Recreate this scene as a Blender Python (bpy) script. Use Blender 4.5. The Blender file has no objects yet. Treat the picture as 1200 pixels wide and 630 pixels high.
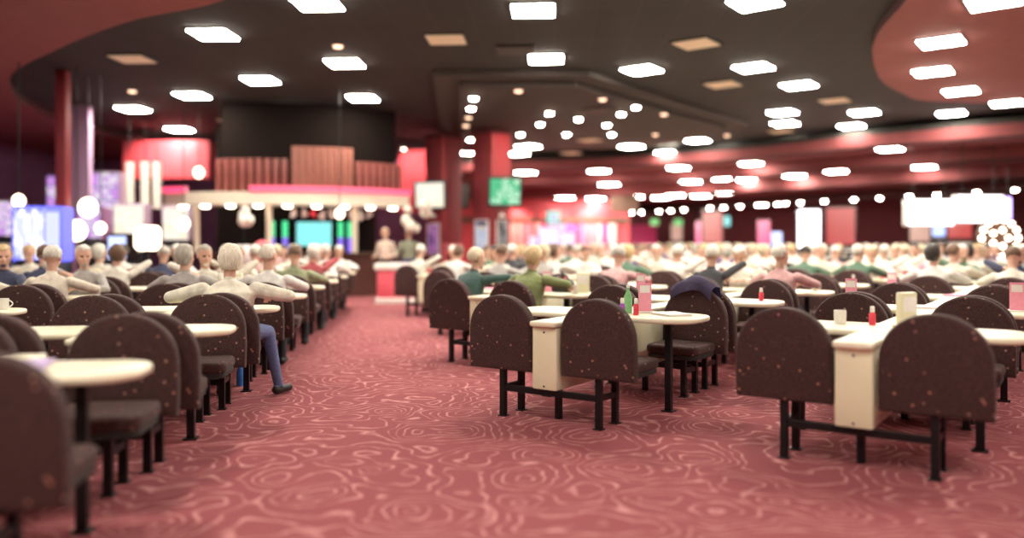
import bpy, bmesh, math, random
from mathutils import Vector, Matrix, Euler, Quaternion
from mathutils.geometry import tessellate_polygon
random.seed(7)
PI = math.pi
scn = bpy.context.scene
COL = scn.collection
FPX, HY, CAMZ = 950.0, 285.0, 1.30

# ------------------------------------------------------------------ camera
cd = bpy.data.cameras.new('camera'); cam = bpy.data.objects.new('camera', cd); COL.objects.link(cam)
cam.location = (0, 0, CAMZ); cam.rotation_euler = (PI/2, 0, 0)
cd.sensor_width = 36; cd.lens = FPX/1200*36; cd.shift_y = -30/1200
cd.clip_end = 200; cd.clip_start = .05
cd.dof.use_dof = True; cd.dof.focus_distance = 6.6; cd.dof.aperture_fstop = 0.38
scn.camera = cam
vs = scn.view_settings
scn.display_settings.display_device = 'sRGB'
vs.view_transform = 'Standard'; vs.look = 'None'; vs.gamma = 1; vs.use_curve_mapping = False; vs.exposure = 0.0
try:
    scn.cycles.use_denoising = True; scn.cycles.denoiser = 'OPENIMAGEDENOISE'
    scn.cycles.max_bounces = 6; scn.cycles.diffuse_bounces = 4; scn.cycles.sample_clamp_indirect = 6
    scn.cycles.caustics_reflective = False; scn.cycles.caustics_refractive = False
    scn.cycles.use_light_tree = True
except Exception: pass

def at_z(px, py, z):
    d = FPX*(z-CAMZ)/(HY-py); return ((px-600)/FPX*d, d)
def at_d(px, py, d):
    return Vector(((px-600)/FPX*d, d, CAMZ+(HY-py)/FPX*d))

# ------------------------------------------------------------------ materials
M = {}
def newmat(name):
    m = bpy.data.materials.new(name); m.use_nodes = True; nt = m.node_tree
    b = nt.nodes['Principled BSDF']; M[name] = m
    return m, nt, b
def ramp(nt, stops, interp='LINEAR'):
    r = nt.nodes.new('ShaderNodeValToRGB'); r.color_ramp.interpolation = interp
    e = r.color_ramp.elements
    while len(e) < len(stops): e.new(.5)
    for k, (p, c) in enumerate(stops): e[k].position = p; e[k].color = (*c, 1)
    return r
def plain(name, c, rough=.6, metal=0, var=.12, scale=30, emis=None, es=0, spec=.4):
    m, nt, b = newmat(name)
    tc = nt.nodes.new('ShaderNodeTexCoord'); n = nt.nodes.new('ShaderNodeTexNoise'); n.inputs['Scale'].default_value = scale
    nt.links.new(tc.outputs['Object'], n.inputs['Vector'])
    r = ramp(nt, [(.3, [x*(1-var) for x in c]), (.7, [min(1, x*(1+var)) for x in c])])
    nt.links.new(n.outputs['Fac'], r.inputs['Fac']); nt.links.new(r.outputs['Color'], b.inputs['Base Color'])
    b.inputs['Roughness'].default_value = rough; b.inputs['Metallic'].default_value = metal
    b.inputs['Specular IOR Level'].default_value = spec
    if emis:
        b.inputs['Emission Color'].default_value = (*emis, 1); b.inputs['Emission Strength'].default_value = es
    return m
def lamp(name, c, s):
    m, nt, b = newmat(name)
    b.inputs['Base Color'].default_value = (.8, .8, .8, 1) if s > 50 else (.10, .10, .10, 1); b.inputs['Roughness'].default_value = .5
    b.inputs['Emission Color'].default_value = (*c, 1); b.inputs['Emission Strength'].default_value = s
    try: m.cycles.emission_sampling = 'FRONT'
    except Exception: pass
    return m

# carpet: dark red with rings of pale contour lines
m, nt, b = newmat('carpet')
tc = nt.nodes.new('ShaderNodeTexCoord')
n1 = nt.nodes.new('ShaderNodeTexNoise'); n1.inputs['Scale'].default_value = 2.2; n1.inputs['Detail'].default_value = 2
sub = nt.nodes.new('ShaderNodeVectorMath'); sub.operation = 'SUBTRACT'; sub.inputs[1].default_value = (.5, .5, .5)
sc_ = nt.nodes.new('ShaderNodeVectorMath'); sc_.operation = 'SCALE'; sc_.inputs['Scale'].default_value = .34
add = nt.nodes.new('ShaderNodeVectorMath'); add.operation = 'ADD'
vo = nt.nodes.new('ShaderNodeTexVoronoi'); vo.feature = 'SMOOTH_F1'; vo.inputs['Scale'].default_value = 2.0; vo.inputs['Smoothness'].default_value = .35
mul = nt.nodes.new('ShaderNodeMath'); mul.operation = 'MULTIPLY'; mul.inputs[1].default_value = 8.5
pp = nt.nodes.new('ShaderNodeMath'); pp.operation = 'PINGPONG'; pp.inputs[1].default_value = .5
ln = ramp(nt, [(.0, (.66, .66, .66)), (.05, (.55, .55, .55)), (.16, (0, 0, 0))])
L = nt.links.new
L(tc.outputs['Object'], n1.inputs['Vector']); L(n1.outputs['Color'], sub.inputs[0]); L(sub.outputs[0], sc_.inputs[0])
L(tc.outputs['Object'], add.inputs[0]); L(sc_.outputs[0], add.inputs[1]); L(add.outputs[0], vo.inputs['Vector'])
L(vo.outputs['Distance'], mul.inputs[0]); L(mul.outputs[0], pp.inputs[0]); L(pp.outputs[0], ln.inputs['Fac'])
n2 = nt.nodes.new('ShaderNodeTexNoise'); n2.inputs['Scale'].default_value = 9; n2.inputs['Detail'].default_value = 3
mk = ramp(nt, [(.36, (.18, .18, .18)), (.6, (1, 1, 1))]); L(tc.outputs['Object'], n2.inputs['Vector']); L(n2.outputs['Fac'], mk.inputs['Fac'])
m2 = nt.nodes.new('ShaderNodeMath'); m2.operation = 'MULTIPLY'; L(ln.outputs['Color'], m2.inputs[0]); L(mk.outputs['Color'], m2.inputs[1])
n3 = nt.nodes.new('ShaderNodeTexNoise'); n3.inputs['Scale'].default_value = 150; n3.inputs['Detail'].default_value = 3
L(tc.outputs['Object'], n3.inputs['Vector'])
bs = ramp(nt, [(.3, (.17, .046, .054)), (.7, (.43, .126, .142))]); L(n3.outputs['Fac'], bs.inputs['Fac'])
mx = nt.nodes.new('ShaderNodeMix'); mx.data_type = 'RGBA'; mx.inputs[7].default_value = (.80, .40, .39, 1)
L(m2.outputs[0], mx.inputs[0]); L(bs.outputs['Color'], mx.inputs[6]); L(mx.outputs[2], b.inputs['Base Color'])
b.inputs['Roughness'].default_value = .95; b.inputs['Specular IOR Level'].default_value = .1
bp = nt.nodes.new('ShaderNodeBump'); bp.inputs['Strength'].default_value = .35; bp.inputs['Distance'].default_value = .01
L(n3.outputs['Fac'], bp.inputs['Height']); L(bp.outputs['Normal'], b.inputs['Normal'])

# chair fabric: brown weave with scattered orange and pink dots
m, nt, b = newmat('fabric'); L = nt.links.new
tc = nt.nodes.new('ShaderNodeTexCoord')
vo = nt.nodes.new('ShaderNodeTexVoronoi'); vo.inputs['Scale'].default_value = 17; vo.inputs['Randomness'].default_value = .9
L(tc.outputs['Object'], vo.inputs['Vector'])
dt = ramp(nt, [(.0, (1, 1, 1)), (.11, (.8, .8, .8)), (.16, (0, 0, 0))]); L(vo.outputs['Distance'], dt.inputs['Fac'])
n = nt.nodes.new('ShaderNodeTexNoise'); n.inputs['Scale'].default_value = 130; n.inputs['Detail'].default_value = 2; L(tc.outputs['Object'], n.inputs['Vector'])
bs = ramp(nt, [(.35, (.020, .007, .007)), (.62, (.074, .029, .027))]); L(n.outputs['Fac'], bs.inputs['Fac'])
dc = ramp(nt, [(0, (.50, .17, .12)), (.5, (.42, .25, .17)), (1, (.40, .12, .14))]); L(vo.outputs['Color'], dc.inputs['Fac'])
mx = nt.nodes.new('ShaderNodeMix'); mx.data_type = 'RGBA'
L(dt.outputs['Color'], mx.inputs[0]); L(bs.outputs['Color'], mx.inputs[6]); L(dc.outputs['Color'], mx.inputs[7]); L(mx.outputs[2], b.inputs['Base Color'])
b.inputs['Roughness'].default_value = .85; b.inputs['Sheen Weight'].default_value = .06
b.inputs['Sheen Roughness'].default_value = .4

# black ceiling tiles
def tiles(name, c1, c2, rot):
    m, nt, b = newmat(name); L = nt.links.new
    tc = nt.nodes.new('ShaderNodeTexCoord'); mp = nt.nodes.new('ShaderNodeMapping'); mp.inputs['Rotation'].default_value = (0, 0, rot)
    br = nt.nodes.new('ShaderNodeTexBrick'); br.offset = 0; br.inputs['Scale'].default_value = 1
    br.inputs['Brick Width'].default_value = .6; br.inputs['Row Height'].default_value = .6; br.inputs['Mortar Size'].default_value = .012
    br.inputs['Color1'].default_value = (*c1, 1); br.inputs['Color2'].default_value = (*[x*.85 for x in c1], 1); br.inputs['Mortar'].default_value = (*c2, 1)
    L(tc.outputs['Object'], mp.inputs['Vector']); L(mp.outputs[0], br.inputs['Vector']); L(br.outputs['Color'], b.inputs['Base Color'])
    b.inputs['Roughness'].default_value = .8
    return m
tiles('ceiling_black', (.021, .0185, .0155), (.034, .030, .025), math.radians(3))
plain('soffit_red', (.27, .085, .078), .8, scale=4, var=.06)
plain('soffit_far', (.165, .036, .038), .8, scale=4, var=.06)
plain('soffit_dark', (.06, .018, .018), .8, scale=4)
plain('tray', (.052, .040, .036), .8, scale=3, var=.06)
plain('wall_red', (.46, .06, .075), .7, scale=3)
plain('wall_dark', (.12, .022, .028), .8, scale=3)
plain('wall_purple', (.26, .12, .24), .8, scale=3)
plain('brown_trim', (.11, .06, .04), .6, scale=6)
plain('panel_pink', (.75, .16, .20), .6, scale=3, var=.05)
plain('panel_magenta', (.70, .05, .22), .6, scale=3, var=.05)
plain('panel_pale', (.85, .45, .42), .6, scale=3, var=.05)
plain('column_red', (.26, .028, .036), .55, scale=2.5, var=.08)
plain('cream', (.85, .81, .58), .38, scale=5, var=.035)
plain('cream_top', (.91, .86, .66), .32, scale=5, var=.035)
plain('black_metal', (.012, .012, .013), .4, metal=.3, scale=40)
plain('under_board', (.02, .016, .015), .7)
plain('white_plastic', (.85, .83, .78), .35, var=.03)
plain('black_plastic', (.012, .012, .014), .35)
plain('paper', (.93, .90, .86), .7, var=.03)
plain('paper_pink', (.90, .35, .48), .7, var=.05)
plain('paper_lilac', (.60, .48, .75), .7, var=.05)
plain('bottle_green', (.20, .50, .22), .25)
plain('bottle_blue', (.05, .25, .75), .25)
plain('dab_red', (.75, .06, .10), .3)
plain('dab_purple', (.35, .08, .5), .3)
plain('dim_panel', (.62, .46, .30), .6, var=.05, emis=(1, .72, .45), es=.22)  # faint glow put into the tan of panels that are switched off
plain('grille', (.05, .045, .04), .6)
plain('fin', (.22, .06, .05), .5, scale=6)
plain('slat', (.26, .09, .065), .5, scale=6)
plain('fascia', (.80, .74, .60), .45, var=.05)
plain('bar_dark', (.012, .008, .007), .95, spec=.05)
plain('counter', (.12, .05, .04), .3)
plain('desk_pink', (.75, .12, .16), .5, var=.06)
plain('cloth_white', (.85, .80, .75), .8)
plain('skin', (.62, .36, .27), .5, scale=12, var=.06)
plain('eye', (.03, .02, .02), .2)
plain('shoe', (.02, .018, .018), .5)
plain('jeans', (.12, .15, .30), .85, scale=60)
plain('dark_trouser', (.025, .025, .032), .85, scale=60)
plain('balloon', (.85, .78, .68), .3, var=.03)
plain('leather', (.014, .012, .014), .4)
plain('tinsel', (.80, .62, .62), .4, scale=40, var=.5)
plain('red_deco', (.65, .03, .06), .5)
for nm, rough in (('top_cloth', .85), ('hair', .55)):
    m, nt, b = newmat(nm); L = nt.links.new
    oi = nt.nodes.new('ShaderNodeObjectInfo'); tc = nt.nodes.new('ShaderNodeTexCoord')
    n = nt.nodes.new('ShaderNodeTexNoise'); n.inputs['Scale'].default_value = 14 if nm == 'top_cloth' else 30; n.inputs['Detail'].default_value = 4
    mp = nt.nodes.new('ShaderNodeMapping'); mp.inputs['Scale'].default_value = (1, 1, 1) if nm == 'top_cloth' else (3, 3, .5)
    L(tc.outputs['Object'], mp.inputs['Vector']); L(mp.outputs[0], n.inputs['Vector'])
    r = ramp(nt, [(.3, (.72, .72, .72)), (.65, (1, 1, 1))]); L(n.outputs['Fac'], r.inputs['Fac'])
    mx = nt.nodes.new('ShaderNodeMix'); mx.data_type = 'RGBA'; mx.blend_type = 'MULTIPLY'; mx.inputs[0].default_value = 1
    L(oi.outputs['Color'], mx.inputs[6]); L(r.outputs['Color'], mx.inputs[7]); L(mx.outputs[2], b.inputs['Base Color'])
    b.inputs['Roughness'].default_value = rough; b.inputs['Sheen Weight'].default_value = .2
    bp = nt.nodes.new('ShaderNodeBump'); bp.inputs['Strength'].default_value = .4; bp.inputs['Distance'].default_value = .02
    L(n.outputs['Fac'], bp.inputs['Height']); L(bp.outputs['Normal'], b.inputs['Normal'])
LIGHT = 100
lamp('troffer_lamp', (1, .925, .79), LIGHT)
lamp('spot_lamp', (1, .86, .70), 90)
lamp('spot_dim', (1, .62, .40), 3)
lamp('neon_pink', (1, .05, .17), 1.6)
lamp('sign_white', (1, .93, 1), 5)
lamp('sign_violet', (.55, .4, 1), 4)
lamp('led_green', (.05, .9, .35), 1.1)
lamp('led_purple', (.25, .14, .95), 1.1)
lamp('led_pink', (1, .06, .25), 1.3)
lamp('screen_cyan', (.25, .95, .95), 1.0)
lamp('screen_blue', (.45, .55, 1), 1.8)
lamp('screen_edge', (.10, .12, 1), 1.4)
lamp('lamp_warm', (1, .80, .58), 6)
lamp('bulb_warm', (1, .80, .62), 14)
lamp('exit_green', (.15, .85, .22), .9)
lamp('box_pink', (1, .05, .06), .55)

# screens and self-glowing poster prints
def screen_grid(name, base, cell, line, nx, ny, s, thr):
    """a glowing screen or print with rows of paler cells on it"""
    m, nt, b = newmat(name); L = nt.links.new
    tc = nt.nodes.new('ShaderNodeTexCoord'); mp = nt.nodes.new('ShaderNodeMapping'); mp.inputs['Scale'].default_value = (nx, ny, 1)
    br = nt.nodes.new('ShaderNodeTexBrick'); br.offset = 0; br.inputs['Scale'].default_value = 1; br.inputs['Brick Width'].default_value = 1; br.inputs['Row Height'].default_value = 1
    br.inputs['Mortar Size'].default_value = .07; br.inputs['Color1'].default_value = (*base, 1); br.inputs['Color2'].default_value = (*base, 1); br.inputs['Mortar'].default_value = (*line, 1)
    sn = nt.nodes.new('ShaderNodeVectorMath'); sn.operation = 'FLOOR'; wn = nt.nodes.new('ShaderNodeTexWhiteNoise'); wn.noise_dimensions = '2D'
    L(tc.outputs['UV'], mp.inputs['Vector']); L(mp.outputs[0], br.inputs['Vector']); L(mp.outputs[0], sn.inputs[0]); L(sn.outputs[0], wn.inputs['Vector'])
    n = nt.nodes.new('ShaderNodeTexNoise'); n.inputs['Scale'].default_value = 2.4; L(mp.outputs[0], n.inputs['Vector'])
    g1 = nt.nodes.new('ShaderNodeMath'); g1.operation = 'GREATER_THAN'; g1.inputs[1].default_value = thr; L(wn.outputs['Value'], g1.inputs[0])
    g2 = nt.nodes.new('ShaderNodeMath'); g2.operation = 'GREATER_THAN'; g2.inputs[1].default_value = .50; L(n.outputs['Fac'], g2.inputs[0])
    mu = nt.nodes.new('ShaderNodeMath'); mu.operation = 'MULTIPLY'; L(g1.outputs[0], mu.inputs[0]); L(g2.outputs[0], mu.inputs[1])
    mx = nt.nodes.new('ShaderNodeMix'); mx.data_type = 'RGBA'; mx.inputs[7].default_value = (*cell, 1)
    L(mu.outputs[0], mx.inputs[0]); L(br.outputs['Color'], mx.inputs[6]); L(mx.outputs[2], b.inputs['Emission Color'])
    b.inputs['Base Color'].default_value = (.02, .02, .02, 1); b.inputs['Emission Strength'].default_value = s
    return m
screen_grid('screen_bingo', (.04, .62, .28), (.65, 1, .75), (.02, .30, .16), 5, 4, 1.0, .55)
screen_grid('screen_pale', (1, .90, .70), (1, .97, .88), (.95, .85, .66), 3, 4, 1.1, .3)
screen_grid('screen_teal', (.30, .85, .70), (.35, .88, .74), (.30, .82, .68), 2, 2, 1.0, .5)
screen_grid('screen_slots', (.75, .35, .95), (1, .95, 1), (.15, .08, .45), 5, 4, .9, .45)
screen_grid('screen_stage', (.9, .78, 1), (1, .96, 1), (.28, .16, .70), 4, 3, 1.25, .25)
screen_grid('poster_purple', (.22, .07, .30), (.75, .28, .62), (.18, .06, .26), 2, 3, .6, .45)  # posters are no lamps; their glow stands in for light falling on them
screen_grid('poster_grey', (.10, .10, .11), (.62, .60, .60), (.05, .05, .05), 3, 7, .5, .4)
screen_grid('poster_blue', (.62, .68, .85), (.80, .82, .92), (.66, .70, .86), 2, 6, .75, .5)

# ------------------------------------------------------------------ mesh helpers
class MB:
    def __init__(s): s.bm = bmesh.new()
    def merge(s, b2):
        me = bpy.data.meshes.new('t'); b2.to_mesh(me); b2.free(); s.bm.from_mesh(me); bpy.data.meshes.remove(me); return s
    def box(s, c, d, bev=0, seg=2, rz=0, rx=0):
        b = bmesh.new(); bmesh.ops.create_cube(b, size=1)
        for v in b.verts: v.co = Vector((v.co.x*d[0], v.co.y*d[1], v.co.z*d[2]))
        if bev: bmesh.ops.bevel(b, geom=b.edges[:], offset=bev, segments=seg, affect='EDGES', profile=.5)
        b.transform(Matrix.Translation(c) @ Matrix.Rotation(rz, 4, 'Z') @ Matrix.Rotation(rx, 4, 'X'))
        return s.merge(b)
    def prism(s, outline, z0, z1, bev=0, seg=3, mat=None):
        b = bmesh.new(); vs_ = [b.verts.new((x, y, z0)) for x, y in outline]
        f = b.faces.new(vs_); ex = bmesh.ops.extrude_face_region(b, geom=[f])
        for v in [g for g in ex['geom'] if isinstance(g, bmesh.types.BMVert)]: v.co.z = z1
        bmesh.ops.recalc_face_normals(b, faces=b.faces[:])
        if bev:
            es = [e for e in b.edges if abs(e.verts[0].co.z-e.verts[1].co.z) < 1e-6]
            bmesh.ops.bevel(b, geom=es, offset=bev, segments=seg, affect='EDGES', profile=.5)
        if mat: b.transform(mat)
        return s.merge(b)
    def tube(s, a, c, r0, r1=None, n=12):
        a, c = Vector(a), Vector(c); r1 = r0 if r1 is None else r1; d = c-a
        b = bmesh.new(); bmesh.ops.create_cone(b, cap_ends=True, segments=n, radius1=r0, radius2=r1, depth=d.length)
        b.transform(Matrix.Translation((a+c)/2) @ d.to_track_quat('Z', 'Y').to_matrix().to_4x4()); return s.merge(b)
    def lathe(s, prof, n=20, c=(0, 0, 0)):
        b = bmesh.new(); rings = []
        for r, z in prof:
            rings.append([b.verts.new((c[0]+max(r, 1e-4)*math.cos(2*PI*k/n), c[1]+max(r, 1e-4)*math.sin(2*PI*k/n), c[2]+z)) for k in range(n)])
        for p, q in zip(rings, rings[1:]):
            for k in range(n): b.faces.new((p[k], p[(k+1) % n], q[(k+1) % n], q[k]))
        b.faces.new(rings[0][::-1]); b.faces.new(rings[-1]); bmesh.ops.recalc_face_normals(b, faces=b.faces[:]); return s.merge(b)
    def ball(s, c, r, sc=(1, 1, 1), u=16, v=10, rot=None):
        b = bmesh.new(); bmesh.ops.create_uvsphere(b, u_segments=u, v_segments=v, radius=r)
        mt = Matrix.Translation(c) @ (rot.to_matrix().to_4x4() if rot else Matrix()) @ Matrix.Diagonal((*sc, 1)); b.transform(mt); return s.merge(b)
    def quad(s, w, h, flip=False):
        """upright panel in local xz, facing -y"""
        b = bmesh.new(); uv = b.loops.layers.uv.new()
        vv = [b.verts.new(p) for p in ((-w/2, 0, -h/2), (w/2, 0, -h/2), (w/2, 0, h/2), (-w/2, 0, h/2))]
        f = b.faces.new(vv)
        for l, t in zip(f.loops, ((0, 0), (1, 0), (1, 1), (0, 1))): l[uv].uv = t
        return s.merge(b)
    def loft(s, rings):
        b = bmesh.new(); R = [[b.verts.new(p) for p in r] for r in rings]; n = len(R[0])
        for p, q in zip(R, R[1:]):
            for k in range(n): b.faces.new((p[k], p[(k+1) % n], q[(k+1) % n], q[k]))
        b.faces.new(R[0][::-1]); b.faces.new(R[-1]); bmesh.ops.recalc_face_normals(b, faces=b.faces[:]); return s.merge(b)
    def build(s, name, mat, parent=None, loc=None, smooth=True, ang=40):
        me = bpy.data.meshes.new(name); s.bm.to_mesh(me); s.bm.free()
        for mm in (mat if isinstance(mat, list) else [mat]): me.materials.append(M[mm] if isinstance(mm, str) else mm)
        if smooth and me.polygons:
            me.polygons.foreach_set('use_smooth', [True]*len(me.polygons)); me.set_sharp_from_angle(angle=math.radians(ang))
        o = bpy.data.objects.new(name, me); COL.objects.link(o)
        if parent: o.parent = parent
        if loc: o.location = loc
        return o
def tag(o, label, cat, group=None, kind=None):
    if label: o['label'] = label
    if cat: o['category'] = cat
    if group: o['group'] = group
    if kind: o['kind'] = kind
    return o
def empty(name, loc=(0, 0, 0), rz=0):
    o = bpy.data.objects.new(name, None); COL.objects.link(o); o.location = loc; o.rotation_euler = (0, 0, rz); o.empty_display_size = .1; return o
def copy_tree(o, parent=None):
    c = o.copy(); COL.objects.link(c); c.parent = parent
    for ch in list(o.children): copy_tree(ch, c)
    return c
def struct(o): o['kind'] = 'structure'; return o
ONES = 'first second third fourth fifth sixth seventh eighth ninth tenth eleventh twelfth thirteenth fourteenth fifteenth sixteenth seventeenth eighteenth nineteenth'.split()
TENS = ['', '', 'twenty', 'thirty', 'forty', 'fifty', 'sixty', 'seventy']
def ordn(k):
    if k <= 19: return ONES[k-1]
    t, u = divmod(k, 10)
    return (TENS[t][:-1]+'ieth') if u == 0 else TENS[t]+'-'+ONES[u-1]
def rounded_rect(w, h, r, n=8):
    pts = []
    for cx, cy, a0 in ((w/2-r, h/2-r, 0), (-w/2+r, h/2-r, PI/2), (-w/2+r, -h/2+r, PI), (w/2-r, -h/2+r, 1.5*PI)):
        for k in range(n+1): a = a0+PI/2*k/n; pts.append((cx+r*math.cos(a), cy+r*math.sin(a)))
    return pts

# ------------------------------------------------------------------ room shell
X0, X1, Y0, Y1, CZ, SZ = -16.0, 21.0, -8.0, 48.0, 4.60, 4.44
struct(MB().box(((X0+X1)/2, (Y0+Y1)/2, -.05), (X1-X0, Y1-Y0, .1)).build('floor', 'carpet', smooth=False))
struct(MB().box(((X0+X1)/2, (Y0+Y1)/2, CZ+.05), (X1-X0, Y1-Y0, .1)).build('ceiling', 'ceiling_black', smooth=False))
struct(MB().box((X0-.05, (Y0+Y1)/2, CZ/2), (.1, Y1-Y0, CZ)).build('wall_left', 'wall_purple', smooth=False))
struct(MB().box((X1+.05, (Y0+Y1)/2, CZ/2), (.1, Y1-Y0, CZ)).build('wall_right', 'wall_red', smooth=False))
struct(MB().box(((X0+X1)/2, Y0-.05, CZ/2), (X1-X0, .1, CZ)).build('wall_near', 'wall_red', smooth=False))
struct(MB().box(((X0+X1)/2, Y1+.05, CZ/2), (X1-X0, .1, CZ)).build('wall_far', 'wall_dark', smooth=False))
def wallseg(name, a, c, z0, z1, mat, th=.15):
    a, c = Vector(a), Vector(c); d = c-a
    return struct(MB().box(((a.x+c.x)/2, (a.y+c.y)/2, (z0+z1)/2), (d.length, th, z1-z0), rz=math.atan2(d.y, d.x)).build(name, mat, smooth=False))

def catmull(P, n=6):
    out = []
    for i in range(len(P)):
        p0, p1, p2, p3 = (Vector(P[(i+k-1) % len(P)]) for k in range(4))
        for k in range(n):
            t = k/n
            out.append(tuple(.5*((2*p1)+(-p0+p2)*t+(2*p0-5*p1+4*p2-p3)*t*t+(-p0+3*p1-3*p2+p3)*t**3)))
    return out
HOLE = catmull([(-3.76, 10.5), (-5.45, 11.5), (-7.55, 13.3), (-9.5, 15.35), (-10.9, 18.1), (-11.8, 21.8), (-11.3, 24.8), (-9, 28), (-4, 31.5), (0, 32), (6, 30), (10, 25.4), (13.4, 20.9),
                (11.8, 18.55), (9.2, 17.9), (8.2, 17.0), (7.1, 15.6), (6.05, 13.6), (5.5, 12.2), (5.1, 10.5), (4.6, 8.6), (2.5, 6.6), (-.5, 6.8), (-2.4, 8.8)])
def slab_with_hole(name, outer, hole, z0, z1, mat, matside):
    b = bmesh.new()
    tris = tessellate_polygon([[Vector((x, y, 0)) for x, y in outer], [Vector((x, y, 0)) for x, y in hole]])
    allp = list(outer)+list(hole); vb = [b.verts.new((x, y, z0)) for x, y in allp]
    for t in tris: b.faces.new([vb[k] for k in t])
    for f in b.faces:
        f.normal_update()
        if f.normal.z > 0: f.normal_flip()
    vt = [b.verts.new((x, y, z1)) for x, y in hole]; o = len(outer)
    for k in range(len(hole)):
        k2 = (k+1) % len(hole); f = b.faces.new((vb[o+k], vb[o+k2], vt[k2], vt[k])); f.material_index = 1
    mb = MB(); mb.bm.free(); mb.bm = b
    return mb.build(name, [mat, matside], smooth=False)
struct(slab_with_hole('ceiling_soffit', [(X0, Y0), (X1, Y0), (X1, Y1), (X0, Y1)], HOLE, SZ, CZ, 'soffit_red', 'soffit_dark'))

# far stepped soffits, each lower than the one before it
CURVE = catmull([(-2.7, 29.8), (0, 29.5), (2.8, 28.7), (5.7, 27.1), (7.9, 25.0), (9.6, 22.8), (12.7, 20.0), (16, 17.5), (20.9, 14)])[: -6]
CURVE = [p for p in CURVE if -2.71 <= p[0] <= 20.95]
def shift(c, dx, dy): return [(min(x+dx, X1-.02), y+dy) for x, y in c]
TIERS = [(CURVE, 4.00), (shift(CURVE, .8, 2.4), 3.66), (shift(CURVE, 1.6, 4.4), 3.28)]
TIERS[1] = ([(-2.7, TIERS[1][0][0][1]+.1)]+TIERS[1][0], 3.66); TIERS[2] = ([(-2.7, TIERS[2][0][0][1]+.2)]+TIERS[2][0], 3.28)
TOPZ = [4.30, 4.00, 3.66]
def tierpoly(c): return list(c)+[(X1-.02, Y1-.02), (c[0][0], Y1-.02)]
for k, (c, z) in enumerate(TIERS):
    struct(MB().prism(tierpoly(c), z, TOPZ[k]-(.002 if k else 0)).build('ceiling_tier', 'soffit_far', smooth=False))
struct(MB().prism(tierpoly(CURVE), 4.302, SZ-.002).build('ceiling_fascia', 'ceiling_black', smooth=False))
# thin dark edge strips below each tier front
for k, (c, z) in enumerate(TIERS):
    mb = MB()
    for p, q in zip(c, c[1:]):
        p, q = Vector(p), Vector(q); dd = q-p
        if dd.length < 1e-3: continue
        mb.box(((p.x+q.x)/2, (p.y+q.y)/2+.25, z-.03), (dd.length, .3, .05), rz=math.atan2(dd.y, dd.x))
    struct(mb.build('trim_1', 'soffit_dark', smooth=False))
def inpoly(x, y, poly):
    r = False; j = len(poly)-1
    for i in range(len(poly)):
        xi, yi = poly[i]; xj, yj = poly[j]
        if (yi > y) != (yj > y) and x < (xj-xi)*(y-yi)/(yj-yi)+xi: r = not r
        j = i
    return r

# two-step dropped tray in the black ceiling
TR1 = [(-1.5, 15.4), (1.45, 15.4), (6.4, 21.9), (5.0, 26.4), (-2.4, 28.2)]
TR2 = [(-1.02, 15.95), (1.25, 15.95), (5.75, 21.9), (4.5, 26.0), (-1.9, 27.8)]
struct(MB().prism(TR1, 4.49, CZ-.002).build('ceiling_tray', 'tray', smooth=False))
struct(MB().prism(TR2, 4.39, 4.488).build('ceiling_tray_step', 'tray', smooth=False))

# walls of the far end
wallseg('wall_stage', (-2.6, 36), (5.2, 36), 0, 3.27, 'wall_red')
wallseg('wall_stage_side', (5.2, 36), (5.3, 47.9), 0, 3.27, 'wall_dark')
wallseg('wall_bar_back', (-2.6, 36), (-2.6, 27.6), 0, 4.43, 'wall_red')
wallseg('wall_arcade', (X0, 30.5), (-2.7, 30.5), 0, 4.43, 'wall_purple')
wallseg('wall_right_far', (5.3, 47.9), (20.9, 27.5), 0, 3.2, 'wall_dark')
struct(MB().box((1.3, 35.85, 2.33), (7.7, .14, .26)).build('trim_2', 'brown_trim', smooth=False))
struct(MB().box((4.6, 33.3, 2.9), (1.1, .6, .62)).build('beam_far', 'brown_trim', smooth=False))

# coloured panels along the stage wall
pw = [(599, 604, 'panel_pale'), (607, 611, 'panel_pale'), (611, 624, 'panel_pink'), (627, 634, 'panel_pale'), (634, 657, 'panel_magenta'), (657, 677, 'panel_magenta'), (679, 685, 'led_purple2'),
      (685, 701, 'panel_pink'), (701, 705, 'panel_pale'), (706, 712, 'panel_magenta'), (713, 722, 'panel_pale')]
lamp('led_purple2', (.55, .22, .9), .7)
pn = 0
for a, c, mt in pw:
    pn += 1; x0, x1 = (a-600)/FPX*35.8, (c-600)/FPX*35.8
    o = MB().box(((x0+x1)/2, 35.86, 1.12), (x1-x0-.02, .1, 2.2), .01).build('stage_board', mt)
    tag(o, '%s upright panel on the red stage wall, %s from its column end' % ({'panel_pale': 'pale pink', 'panel_pink': 'salmon red', 'panel_magenta': 'magenta', 'led_purple2': 'glowing violet'}[mt], ordn(pn)), 'stage board', 'coloured panels on the stage wall', 'thing')
o = MB().box(((750-600)/FPX*40, 40, 1.2), (1.6, .1, 2.0), .01).build('stage_board', 'panel_magenta'); o.location.y = 0
tag(o, 'wide magenta panel standing right of the stage wall corner', 'stage board')

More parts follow.
